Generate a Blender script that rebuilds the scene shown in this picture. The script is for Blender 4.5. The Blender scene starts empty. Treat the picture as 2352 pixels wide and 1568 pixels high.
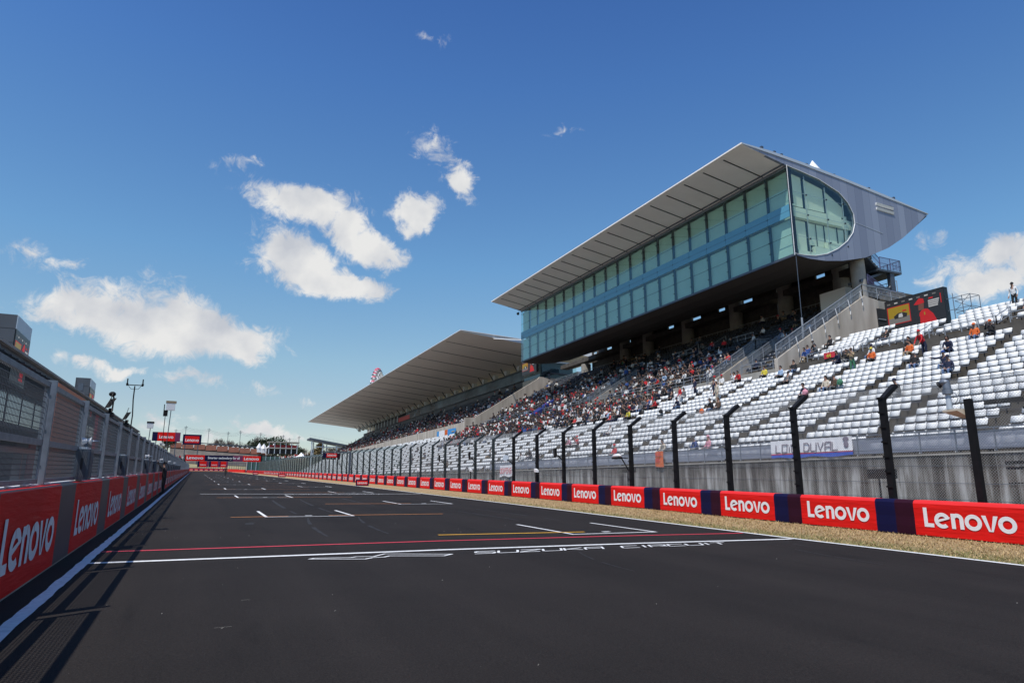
import bpy, bmesh, math, random
import numpy as np
from mathutils import Vector, Matrix, geometry
random.seed(7)
S = bpy.context.scene
R = math.radians
# ------------------------------------------------------------------ camera, sun, sky
CAMZ = 1.5
cam = bpy.data.cameras.new('camera'); co = bpy.data.objects.new('camera', cam)
S.collection.objects.link(co); S.camera = co
cam.lens = 24.0; cam.sensor_width = 36.0; cam.clip_end = 6000; cam.clip_start = 0.05
PITCH = math.atan(373/1706.7); YAW = R(24.55)
co.location = (0, 0, CAMZ); co.rotation_euler = (R(90)+PITCH, 0, -YAW)
TOSUN = Vector((-.45, -.26, 1)).normalized()
sl = bpy.data.lights.new('sun', 'SUN'); sl.energy = 4.5; sl.angle = R(.5); sl.color = (1, .96, .9)
so = bpy.data.objects.new('sun', sl); S.collection.objects.link(so)
so.rotation_euler = (-TOSUN).to_track_quat('-Z', 'Y').to_euler(); so.location = (-40, -30, 80)
S.view_settings.view_transform = 'Standard'; S.view_settings.look = 'None'
S.view_settings.gamma = 1.0; S.view_settings.exposure = 0.0

def view_dir(u, v):           # direction in the sky, from bearings read off the photograph
    f, cx, cy = 1568., 1176., 784.
    x = u-cx; y = cy-v
    F = f*math.cos(PITCH)-y*math.sin(PITCH); U = f*math.sin(PITCH)+y*math.cos(PITCH)
    d = Vector((F*math.sin(YAW)+x*math.cos(YAW), F*math.cos(YAW)-x*math.sin(YAW), U)).normalized()
    return math.atan2(d.x, d.y), math.asin(d.z)

W = bpy.data.worlds.new('World'); S.world = W; W.use_nodes = True
nt = W.node_tree; nt.nodes.clear()
def wn(t, **k):
    n = nt.nodes.new(t)
    for a, b in k.items(): setattr(n, a, b)
    return n
def wl(a, b): nt.links.new(a, b)
def wmath(op, a, b=None, c=None, clamp=False):
    n = wn('ShaderNodeMath', operation=op); n.use_clamp = clamp
    for i, x in enumerate((a, b, c)):
        if x is None: continue
        if isinstance(x, (int, float)): n.inputs[i].default_value = x
        else: wl(x, n.inputs[i])
    return n.outputs[0]
def build_world():
    out = wn('ShaderNodeOutputWorld'); bg = wn('ShaderNodeBackground')
    sky = wn('ShaderNodeTexSky', sky_type='NISHITA'); sky.sun_disc = False
    sky.sun_elevation = math.asin(TOSUN.z); sky.sun_rotation = math.atan2(TOSUN.x, TOSUN.y)
    sky.air_density = 1.0; sky.dust_density = .35; sky.ozone_density = 2.2; sky.altitude = 50
    tc = wn('ShaderNodeTexCoord'); sep = wn('ShaderNodeSeparateXYZ'); wl(tc.outputs['Generated'], sep.inputs[0])
    az = wmath('ARCTAN2', sep.outputs[0], sep.outputs[1]); el = wmath('ARCSINE', sep.outputs[2])
    # wobble of the coordinates so that the cloud outlines are ragged
    n1 = wn('ShaderNodeTexNoise'); n1.inputs['Scale'].default_value = 9; n1.inputs['Detail'].default_value = 9
    n1.inputs['Roughness'].default_value = .6
    wl(tc.outputs['Generated'], n1.inputs['Vector'])
    s1 = wn('ShaderNodeSeparateColor'); wl(n1.outputs['Color'], s1.inputs[0])
    az2 = wmath('ADD', az, wmath('MULTIPLY', wmath('SUBTRACT', s1.outputs[0], .5), .15))
    el2 = wmath('ADD', el, wmath('MULTIPLY', wmath('SUBTRACT', s1.outputs[1], .5), .10))
    cmb = wn('ShaderNodeCombineXYZ'); wl(az2, cmb.inputs[0]); wl(el2, cmb.inputs[1])
    #  u, v, ru, rv, tilt, strength   (a cloud bank is a group of overlapping lobes)
    CL = [(240,725,190,48,8,1.),(430,760,190,62,8,1.2),(570,790,110,50,6,1.15),(120,705,85,30,14,.8),(350,700,90,45,0,.9),
          (705,468,125,50,6,1.15),(615,440,75,26,-4,.9),(795,520,75,48,35,1.05),(860,572,70,34,15,1.05),
          (720,610,120,50,28,1.1),(790,650,115,30,8,1.2),(735,640,90,38,12,1.1),(655,488,50,34,0,.9),(650,560,70,30,30,.75),(600,592,55,12,0,.45),
          (950,485,66,40,4,1.15),(900,480,40,16,-10,.8),(1075,418,42,33,10,1.05),(1100,462,30,14,10,.6),(1015,350,42,30,-20,.75),
          (980,74,36,14,0,.62),(535,388,52,14,-22,.55),(60,600,60,30,25,.6),(110,622,60,14,0,.5),(20,575,30,14,20,.5),
          (2300,575,95,42,-25,1.0),(2190,635,110,36,-25,.85),(2280,650,120,36,-12,1.0),(2120,572,28,20,-40,.5),(2400,600,90,60,0,1.0),
          (285,858,62,17,2,.95),(180,850,34,16,0,.7),(425,880,60,14,8,.8),(490,900,70,11,4,.6),(615,906,40,15,4,.6),(725,912,36,10,6,.5),
          (400,965,46,11,4,.6),(370,988,40,12,0,.6),(620,998,62,14,0,.95),(545,975,34,8,0,.45),(690,1012,60,12,0,.8),(460,1000,50,10,0,.5),(330,972,40,18,0,.7),(1290,292,30,8,0,.35)]
    best = None
    for (u, v, ru, rv, tilt, st) in CL:
        a0, e0 = view_dir(u, v); ax, ex = view_dir(u+ru, v); ay, ey = view_dir(u, v-rv)
        ra = math.hypot(ax-a0, ex-e0); re = math.hypot(ay-a0, ey-e0)
        roll = math.atan2(ex-e0, ax-a0) - R(tilt)
        m = wn('ShaderNodeMapping', vector_type='TEXTURE')
        m.inputs['Location'].default_value = (a0, e0, 0); m.inputs['Rotation'].default_value = (0, 0, roll)
        m.inputs['Scale'].default_value = (ra*1.25, re*1.35, 1)
        wl(cmb.outputs[0], m.inputs[0])
        L = wn('ShaderNodeVectorMath', operation='LENGTH'); wl(m.outputs[0], L.inputs[0])
        st *= 1.25 if st > .9 else .66; d = wmath('MULTIPLY_ADD', L.outputs['Value'], -st, st)
        best = d if best is None else wmath('SMOOTH_MAX', best, d, .12)
    n2 = wn('ShaderNodeTexNoise'); n2.inputs['Scale'].default_value = 34; n2.inputs['Detail'].default_value = 13
    n2.inputs['Roughness'].default_value = .70; n2.inputs['Distortion'].default_value = .9
    wl(tc.outputs['Generated'], n2.inputs['Vector'])
    fb = wmath('MULTIPLY', wmath('SUBTRACT', n2.outputs['Fac'], .5), 1.75)
    dens = wmath('ADD', best, fb)
    mr = wn('ShaderNodeMapRange', interpolation_type='SMOOTHSTEP'); wl(dens, mr.inputs['Value'])
    mr.inputs['From Min'].default_value = .02; mr.inputs['From Max'].default_value = .72
    # light and shade inside the cloud: compare the noise with itself a little towards the sun
    mp = wn('ShaderNodeMapping'); wl(tc.outputs['Generated'], mp.inputs[0])
    mp.inputs['Location'].default_value = (-.012, -.004, .03)
    n3 = wn('ShaderNodeTexNoise'); n3.inputs['Scale'].default_value = 11; n3.inputs['Detail'].default_value = 5
    wl(mp.outputs[0], n3.inputs['Vector'])
    n4 = wn('ShaderNodeTexNoise'); n4.inputs['Scale'].default_value = 11; n4.inputs['Detail'].default_value = 5
    wl(tc.outputs['Generated'], n4.inputs['Vector'])
    lit = wmath('MULTIPLY_ADD', wmath('SUBTRACT', n4.outputs['Fac'], n3.outputs['Fac']), 3.2, .62, clamp=True)
    cc = wn('ShaderNodeMixRGB'); wl(lit, cc.inputs[0])
    cc.inputs[1].default_value = (3.6, 3.8, 4.2, 1); cc.inputs[2].default_value = (5.4, 5.4, 5.35, 1)
    # sky: deeper and slightly more violet overhead, as in the photograph's clear spring air
    hz = wn('ShaderNodeMapRange'); wl(el, hz.inputs['Value'])
    hz.inputs['From Min'].default_value = 0.; hz.inputs['From Max'].default_value = 1.
    rmp = wn('ShaderNodeValToRGB'); wl(hz.outputs[0], rmp.inputs[0])
    cr = rmp.color_ramp; K = [(0, (1.12, 1.06, 1.02)), (.117, (1.20, 1.15, 1.08)), (.178, (1.20, 1.30, 1.20)), (.32, (.96, 1.34, 1.45)), (.57, (.67, 1.09, 1.53)), (.70, (.55, .93, 1.45)), (1, (.5, .85, 1.35))]
    while len(cr.elements) < len(K): cr.elements.new(.5)
    for e, (x, c) in zip(cr.elements, K): e.position = x; e.color = (c[0]/1.6, c[1]/1.6, c[2]/1.6, 1)
    mul = wn('ShaderNodeMixRGB', blend_type='MULTIPLY'); mul.inputs[0].default_value = 1
    wl(sky.outputs[0], mul.inputs[1]); wl(rmp.outputs[0], mul.inputs[2])
    gain = wn('ShaderNodeMixRGB', blend_type='MULTIPLY'); gain.inputs[0].default_value = 1; wl(mul.outputs[0], gain.inputs[1]); gain.inputs[2].default_value = (1.0667, 1.0667, 1.0667, 1)
    mx = wn('ShaderNodeMixRGB'); wl(mr.outputs[0], mx.inputs[0]); wl(gain.outputs[0], mx.inputs[1]); wl(cc.outputs[0], mx.inputs[2])
    wl(mx.outputs[0], bg.inputs[0]); bg.inputs[1].default_value = .15
    wl(bg.outputs[0], out.inputs[0])
SKYTOP = (1, 1, 1, 1)
build_world()

# ------------------------------------------------------------------ materials
M = {}
def mat(name, col, rough=.7, metal=0., var=.0, vscale=3., bump=0., bscale=40., spec=.5, alpha=None, emit=None, vstretch=None, col2=None):
    m = bpy.data.materials.new(name); m.use_nodes = True; M[name] = m
    n = m.node_tree.nodes; l = m.node_tree.links; b = n['Principled BSDF']
    b.inputs['Base Color'].default_value = (*col, 1); b.inputs['Roughness'].default_value = rough
    b.inputs['Metallic'].default_value = metal; b.inputs['Specular IOR Level'].default_value = spec
    g = n.new('ShaderNodeNewGeometry')
    src = g.outputs['Position']
    if vstretch:
        mp = n.new('ShaderNodeMapping'); mp.inputs['Scale'].default_value = vstretch; l.new(src, mp.inputs[0]); src2 = mp.outputs[0]
    else: src2 = src
    if var or col2:
        t = n.new('ShaderNodeTexNoise'); t.inputs['Scale'].default_value = vscale; t.inputs['Detail'].default_value = 6
        t.inputs['Roughness'].default_value = .6
        l.new(src2, t.inputs['Vector'])
        r = n.new('ShaderNodeMapRange'); l.new(t.outputs['Fac'], r.inputs[0])
        r.inputs['From Min'].default_value = .3; r.inputs['From Max'].default_value = .7
        mx = n.new('ShaderNodeMixRGB'); l.new(r.outputs[0], mx.inputs[0])
        a = col if col2 else tuple(c*(1-var) for c in col); c2 = col2 if col2 else tuple(min(1, c*(1+var)) for c in col)
        mx.inputs[1].default_value = (*a, 1); mx.inputs[2].default_value = (*c2, 1)
        l.new(mx.outputs[0], b.inputs['Base Color'])
    if bump:
        t = n.new('ShaderNodeTexNoise'); t.inputs['Scale'].default_value = bscale; t.inputs['Detail'].default_value = 4
        l.new(src, t.inputs['Vector'])
        bp = n.new('ShaderNodeBump'); bp.inputs['Strength'].default_value = bump; bp.inputs['Distance'].default_value = .06 if name == 'banner_red' else .01
        if name == 'banner_red':
            mp = n.new('ShaderNodeMapping'); mp.inputs['Scale'].default_value = (1, 1, 9); l.new(src, mp.inputs[0]); l.new(mp.outputs[0], t.inputs['Vector'])
        l.new(t.outputs['Fac'], bp.inputs['Height']); l.new(bp.outputs[0], b.inputs['Normal'])
    if emit:
        b.inputs['Emission Color'].default_value = (*emit[:3], 1); b.inputs['Emission Strength'].default_value = emit[3]
    return m
def nodes_of(m): return m.node_tree.nodes, m.node_tree.links, m.node_tree.nodes['Principled BSDF']

def asphalt_mat():
    m = mat('asphalt', (.024, .023, .024), .9, bump=0, spec=.18)
    n, l, b = nodes_of(m)
    g = n.new('ShaderNodeNewGeometry'); P = g.outputs['Position']
    def noise(sc, det=4, stretch=None, rough=.55):
        v = P
        if stretch:
            mp = n.new('ShaderNodeMapping'); mp.inputs['Scale'].default_value = stretch; l.new(P, mp.inputs[0]); v = mp.outputs[0]
        t = n.new('ShaderNodeTexNoise'); t.inputs['Scale'].default_value = sc; t.inputs['Detail'].default_value = det
        t.inputs['Roughness'].default_value = rough; l.new(v, t.inputs['Vector']); return t.outputs['Fac']
    def ramp(s, a, c, x0, x1):
        r = n.new('ShaderNodeMapRange'); l.new(s, r.inputs[0]); r.inputs['From Min'].default_value = a; r.inputs['From Max'].default_value = c
        r.inputs['To Min'].default_value = x0; r.inputs['To Max'].default_value = x1; return r.outputs[0]
    def mul(a, c):
        k = n.new('ShaderNodeMath'); k.operation = 'MULTIPLY'; l.new(a, k.inputs[0]); l.new(c, k.inputs[1]); return k.outputs[0]
    f = mul(ramp(noise(.35, 5), .3, .7, .85, 1.15), ramp(noise(1.0, 6, (1.1, .035, 1)), .3, .7, .80, 1.18))
    f = mul(f, ramp(noise(60, 3), .3, .75, .6, 1.45))
    f = mul(f, ramp(noise(.9, 7, (1, .18, 1), .7), .58, .72, 1, .55))
    mx = n.new('ShaderNodeMixRGB'); mx.blend_type = 'MULTIPLY'; mx.inputs[0].default_value = 1
    mx.inputs[1].default_value = (.0192, .0158, .0141, 1); l.new(f, mx.inputs[2])
    # pale stone chips
    v = n.new('ShaderNodeTexVoronoi'); v.inputs['Scale'].default_value = 5; l.new(P, v.inputs['Vector'])
    r = n.new('ShaderNodeMapRange'); l.new(v.outputs['Distance'], r.inputs[0]); r.inputs['From Min'].default_value = .008; r.inputs['From Max'].default_value = .022
    r.inputs['To Min'].default_value = .4; r.inputs['To Max'].default_value = 0
    m2 = n.new('ShaderNodeMixRGB'); l.new(r.outputs[0], m2.inputs[0]); l.new(mx.outputs[0], m2.inputs[1]); m2.inputs[2].default_value = (.3, .29, .27, 1)
    l.new(m2.outputs[0], b.inputs['Base Color'])
    bp = n.new('ShaderNodeBump'); bp.inputs['Strength'].default_value = .7; bp.inputs['Distance'].default_value = .006
    l.new(noise(70, 3), bp.inputs['Height']); l.new(bp.outputs[0], b.inputs['Normal'])
asphalt_mat()
mat('rubber', (.0125, .0115, .0115), .8, var=.4, vscale=2.5)
mat('asphalt_edge', (.24, .235, .22), .9, var=.25, vscale=1.2, bump=.5, bscale=60)
mat('paint_white', (.72, .72, .71), .6, var=.16, vscale=11, bump=.2, bscale=50)
mat('paint_blueish', (.6, .62, .66), .65, var=.15, vscale=9)
mat('paint_red', (.62, .035, .06), .6, var=.12, vscale=8)
mat('paint_yellow', (.80, .42, .03), .6, var=.15, vscale=8)
mat('paint_orange', (.66, .26, .07), .6, var=.25, vscale=8)
mat('banner_red', (.70, .012, .009), .6, spec=.15, var=.06, vscale=1.2, bump=.35, bscale=1.3)
mat('banner_red_top', (.76, .028, .03), .6, spec=.2)
mat('banner_navy', (.006, .006, .042), .6, spec=.15, var=.1, vscale=2)
mat('banner_maroon', (.028, .004, .014), .6, spec=.15, var=.1, vscale=2)
mat('banner_purple', (.16, .012, .07), .5)
mat('banner_grey', (.055, .048, .056), .5, var=.15, vscale=2)
mat('letter_white', (.80, .80, .80), .5)
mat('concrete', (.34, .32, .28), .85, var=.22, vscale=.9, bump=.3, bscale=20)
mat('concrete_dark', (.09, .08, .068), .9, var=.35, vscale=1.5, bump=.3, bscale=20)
mat('grid_bar', (.075, .085, .10), .5, metal=.3)
mat('galv', (.20, .225, .26), .5, metal=.55, var=.2, vscale=6)
mat('galv_dark', (.10, .12, .15), .5, metal=.6, var=.2, vscale=6)
mat('rail_grey', (.32, .34, .37), .5, metal=.3)
mat('black_steel', (.007, .0065, .007), .6, spec=.25, var=.3, vscale=8)
mat('grey_post', (.045, .055, .055), .5, metal=.4, var=.3, vscale=6)
mat('wire', (.30, .31, .31), .6)
mat('wire_green', (.20, .26, .25), .5, metal=.3)
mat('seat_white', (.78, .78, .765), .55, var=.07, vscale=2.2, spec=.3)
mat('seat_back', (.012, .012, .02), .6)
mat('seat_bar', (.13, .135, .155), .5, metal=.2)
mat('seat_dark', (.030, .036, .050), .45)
mat('roof_soffit', (.90, .86, .82), .7, var=.04, vscale=.5)
mat('soffit_far', (.88, .82, .75), .75, var=.05, vscale=.2)
mat('white_metal', (.78, .78, .78), .45)
mat('dark_gap', (.02, .02, .022), .8)
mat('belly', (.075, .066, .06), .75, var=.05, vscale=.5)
mat('mullion', (.012, .03, .05), .4, metal=.2)
mat('spandrel', (.10, .30, .42), .12, spec=.8)
mat('blind', (.68, .74, .66), .8, var=.04, vscale=.7)
mat('blind_pale', (.76, .82, .72), .8, var=.03, vscale=.7)
mat('pit_grey', (.065, .075, .092), .6, var=.15, vscale=.4)
mat('tower_grey', (.055, .066, .082), .55, var=.12, vscale=.6)
mat('pale_metal', (.5, .55, .6), .4, metal=.2)
mat('screen_black', (.006, .006, .007), .35)
mat('scr_red', (.12, .005, .006), .5, emit=(.8, .015, .02, .42))
mat('scr_yellow', (.15, .1, .01), .4, emit=(.6, .4, .02, .25))
mat('scr_orange', (.5, .12, .01), .4, emit=(.75, .18, .02, .5))
mat('scr_grey', (.06, .06, .06), .5, emit=(.2, .19, .18, .5))
mat('scr_white', (.15, .15, .15), .5, emit=(.6, .6, .6, .5))
mat('scr_dark', (.01, .01, .012), .4, emit=(.02, .02, .022, .5))
mat('scr_skin', (.06, .025, .018), .4, emit=(.25, .08, .05, .4))
mat('terrace_grey', (.13, .115, .10), .9, var=.3, vscale=.4)
mat('brick', (.34, .13, .085), .85, var=.15, vscale=.4)
mat('earth', (.20, .15, .09), .95, var=.35, vscale=.25, col2=(.33, .25, .13))
mat('grass_far', (.20, .18, .09), .95, var=.3, vscale=.05, col2=(.32, .27, .15))
mat('bark', (.11, .085, .07), .9)
mat('twig', (.13, .10, .085), .9)
mat('leaf_dark', (.035, .05, .022), .8, var=.5, vscale=1.2)
mat('leaf_rust', (.12, .085, .03), .8, var=.4, vscale=1.2)
mat('tent_white', (.8, .8, .8), .7)
mat('orange_panel', (.62, .15, .04), .5, var=.1, vscale=1)
mat('blue_panel', (.015, .03, .16), .5)
mat('red_panel', (.5, .02, .03), .5)
mat('lamp_white', (.7, .7, .7), .4)
mat('canopy_white', (.6, .6, .6), .6)
mat('green_steel', (.045, .095, .08), .5)
mat('skin', (.34, .19, .13), .6)
mat('hair', (.015, .011, .01), .6)
mat('hair_brown', (.12, .06, .03), .6)
mat('cloth_khaki', (.30, .22, .13), .9)

def wall_mat():
    m = mat('stained_wall', (.3, .29, .27), .9)
    n, l, b = nodes_of(m); g = n.new('ShaderNodeNewGeometry')
    def ns(stretch, sc, det=6):
        mp = n.new('ShaderNodeMapping'); mp.inputs['Scale'].default_value = stretch; l.new(g.outputs['Position'], mp.inputs[0])
        t = n.new('ShaderNodeTexNoise'); t.inputs['Scale'].default_value = sc; t.inputs['Detail'].default_value = det
        t.inputs['Roughness'].default_value = .65; l.new(mp.outputs[0], t.inputs['Vector']); return t.outputs['Fac']
    cr = n.new('ShaderNodeValToRGB'); l.new(ns((1, 1, .10), 2.6), cr.inputs[0])
    e = cr.color_ramp; e.elements[0].position = .38; e.elements[0].color = (.05, .04, .03, 1)
    e.elements[1].position = .66; e.elements[1].color = (.42, .41, .39, 1)
    x = e.elements.new(.5); x.color = (.15, .135, .115, 1)
    # darker rain stain along the coping
    sp = n.new('ShaderNodeSeparateXYZ'); l.new(g.outputs['Position'], sp.inputs[0])
    yy = n.new('ShaderNodeMath'); yy.operation = 'MULTIPLY_ADD'; l.new(sp.outputs[1], yy.inputs[0]); yy.inputs[1].default_value = -.01; l.new(sp.outputs[2], yy.inputs[2])
    nn = n.new('ShaderNodeMath'); nn.operation = 'MULTIPLY_ADD'; l.new(ns((1, 1, .3), 2.2), nn.inputs[0]); nn.inputs[1].default_value = 1.1; l.new(yy.outputs[0], nn.inputs[2])
    r = n.new('ShaderNodeMapRange'); l.new(nn.outputs[0], r.inputs[0]); r.inputs['From Min'].default_value = 2.45; r.inputs['From Max'].default_value = 3.15
    r.inputs['To Min'].default_value = 1; r.inputs['To Max'].default_value = .33
    mx = n.new('ShaderNodeMixRGB'); mx.blend_type = 'MULTIPLY'; mx.inputs[0].default_value = 1
    l.new(cr.outputs[0], mx.inputs[1]); l.new(r.outputs[0], mx.inputs[2])
    # pale formwork seams
    sm = n.new('ShaderNodeMath'); sm.operation = 'PINGPONG'; l.new(sp.outputs[1], sm.inputs[0]); sm.inputs[1].default_value = .3
    sr = n.new('ShaderNodeMapRange'); l.new(sm.outputs[0], sr.inputs[0]); sr.inputs['From Min'].default_value = 0; sr.inputs['From Max'].default_value = .012
    sr.inputs['To Min'].default_value = .55; sr.inputs['To Max'].default_value = 0
    m3 = n.new('ShaderNodeMixRGB'); l.new(sr.outputs[0], m3.inputs[0]); l.new(mx.outputs[0], m3.inputs[1]); m3.inputs[2].default_value = (.5, .49, .47, 1)
    l.new(m3.outputs[0], b.inputs['Base Color'])
wall_mat()
def side_wall_mat():
    m = mat('streaked_wall', (.3, .29, .27), .9)
    n, l, b = nodes_of(m); g = n.new('ShaderNodeNewGeometry')
    mp = n.new('ShaderNodeMapping'); mp.inputs['Scale'].default_value = (1, 1, .15); l.new(g.outputs['Position'], mp.inputs[0])
    t = n.new('ShaderNodeTexNoise'); t.inputs['Scale'].default_value = 1.1; t.inputs['Detail'].default_value = 7; l.new(mp.outputs[0], t.inputs['Vector'])
    cr = n.new('ShaderNodeValToRGB'); l.new(t.outputs['Fac'], cr.inputs[0])
    e = cr.color_ramp; e.elements[0].position = .3; e.elements[0].color = (.34, .29, .235, 1); e.elements[1].position = .7; e.elements[1].color = (.58, .52, .44, 1)
    l.new(cr.outputs[0], b.inputs['Base Color'])
side_wall_mat()
def grass_mat():
    m = mat('verge_grass', (.3, .2, .1), .95)
    n, l, b = nodes_of(m); g = n.new('ShaderNodeNewGeometry')
    def ns(sc, det=6, st=(1, 1, 1)):
        mp = n.new('ShaderNodeMapping'); mp.inputs['Scale'].default_value = st; l.new(g.outputs['Position'], mp.inputs[0])
        t = n.new('ShaderNodeTexNoise'); t.inputs['Scale'].default_value = sc; t.inputs['Detail'].default_value = det; t.inputs['Roughness'].default_value = .7
        l.new(mp.outputs[0], t.inputs['Vector']); return t.outputs['Fac']
    cr = n.new('ShaderNodeValToRGB'); l.new(ns(7), cr.inputs[0]); e = cr.color_ramp
    e.elements[0].position = .3; e.elements[0].color = (.23, .15, .065, 1); e.elements[1].position = .72; e.elements[1].color = (.50, .35, .18, 1)
    sp = n.new('ShaderNodeSeparateXYZ'); l.new(g.outputs['Position'], sp.inputs[0])
    k = n.new('ShaderNodeMath'); k.operation = 'MULTIPLY_ADD'; l.new(ns(1.3, 6, (1, .6, 1)), k.inputs[0]); k.inputs[1].default_value = -3.4; l.new(sp.outputs[0], k.inputs[2])
    r = n.new('ShaderNodeMapRange'); l.new(k.outputs[0], r.inputs[0]); r.inputs['From Min'].default_value = 12.1; r.inputs['From Max'].default_value = 13.4
    r.inputs['To Min'].default_value = .75; r.inputs['To Max'].default_value = 0
    mx = n.new('ShaderNodeMixRGB'); l.new(r.outputs[0], mx.inputs[0]); l.new(cr.outputs[0], mx.inputs[1]); mx.inputs[2].default_value = (.15, .15, .045, 1)
    l.new(mx.outputs[0], b.inputs['Base Color'])
    bp = n.new('ShaderNodeBump'); bp.inputs['Strength'].default_value = 1; bp.inputs['Distance'].default_value = .05
    l.new(ns(14), bp.inputs['Height']); l.new(bp.outputs[0], b.inputs['Normal'])
grass_mat()
def panel_mat():     # the end wall's standing-seam sheets: every sheet its own tone
    m = mat('end_panels', (.2, .22, .3), .5, metal=.25)
    n, l, b = nodes_of(m); g = n.new('ShaderNodeNewGeometry'); sp = n.new('ShaderNodeSeparateXYZ'); l.new(g.outputs['Position'], sp.inputs[0])
    a = n.new('ShaderNodeMath'); a.operation = 'DIVIDE'; l.new(sp.outputs[0], a.inputs[0]); a.inputs[1].default_value = .93
    fl = n.new('ShaderNodeMath'); fl.operation = 'FLOOR'; l.new(a.outputs[0], fl.inputs[0])
    w = n.new('ShaderNodeTexWhiteNoise'); w.noise_dimensions = '1D'; l.new(fl.outputs[0], w.inputs['W'])
    mx = n.new('ShaderNodeMixRGB'); l.new(w.outputs['Value'], mx.inputs[0]); mx.inputs[1].default_value = (.22, .245, .32, 1); mx.inputs[2].default_value = (.31, .34, .42, 1)
    fr = n.new('ShaderNodeMath'); fr.operation = 'FRACT'; l.new(a.outputs[0], fr.inputs[0])
    c = n.new('ShaderNodeMath'); c.operation = 'LESS_THAN'; l.new(fr.outputs[0], c.inputs[0]); c.inputs[1].default_value = .025
    m2 = n.new('ShaderNodeMixRGB'); l.new(c.outputs[0], m2.inputs[0]); l.new(mx.outputs[0], m2.inputs[1]); m2.inputs[2].default_value = (.12, .14, .2, 1)
    l.new(m2.outputs[0], b.inputs['Base Color'])
panel_mat()
def glass_mat(name, tint, refl=.18, rough=.02):
    m = bpy.data.materials.new(name); m.use_nodes = True; M[name] = m
    n = m.node_tree.nodes; l = m.node_tree.links; n.remove(n['Principled BSDF'])
    t = n.new('ShaderNodeBsdfTransparent'); t.inputs[0].default_value = (*tint, 1)
    gl = n.new('ShaderNodeBsdfGlossy'); gl.inputs['Roughness'].default_value = rough; gl.inputs[0].default_value = (.85, .95, 1, 1)
    f = n.new('ShaderNodeLayerWeight'); f.inputs[0].default_value = .5
    pw = n.new('ShaderNodeMath'); pw.operation = 'POWER'; l.new(f.outputs['Facing'], pw.inputs[0]); pw.inputs[1].default_value = 4
    a = n.new('ShaderNodeMath'); a.operation = 'MULTIPLY_ADD'; l.new(pw.outputs[0], a.inputs[0]); a.inputs[1].default_value = .8; a.inputs[2].default_value = refl; a.use_clamp = True
    x = n.new('ShaderNodeMixShader'); l.new(a.outputs[0], x.inputs[0]); l.new(t.outputs[0], x.inputs[1]); l.new(gl.outputs[0], x.inputs[2])
    l.new(x.outputs[0], n['Material Output'].inputs[0])
glass_mat('facade_glass', (.825, .925, .90), .05)
glass_mat('end_glass', (.95, .995, .95), .03)
mat('rail_glass', (.26, .29, .36), .35, spec=.4); M['rail_glass'].node_tree.nodes['Principled BSDF'].inputs['Alpha'].default_value = .62
def cloth(name, c):
    mat(name, c, .85); return name
CL = {}
for k, c in dict(black=(.016, .016, .018), navy=(.012, .018, .05), grey=(.12, .125, .13), white=(.68, .68, .67), red=(.50, .014, .02), orange=(.62, .12, .02),
                 blue=(.025, .07, .24), khaki=(.28, .21, .13), pink=(.62, .27, .33), green=(.05, .18, .10), cream=(.55, .48, .38), yellow=(.60, .50, .05),
                 jeans=(.10, .16, .28), brown=(.09, .055, .035), lightblue=(.30, .42, .58)).items():
    cloth('cloth_'+k, c)

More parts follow.
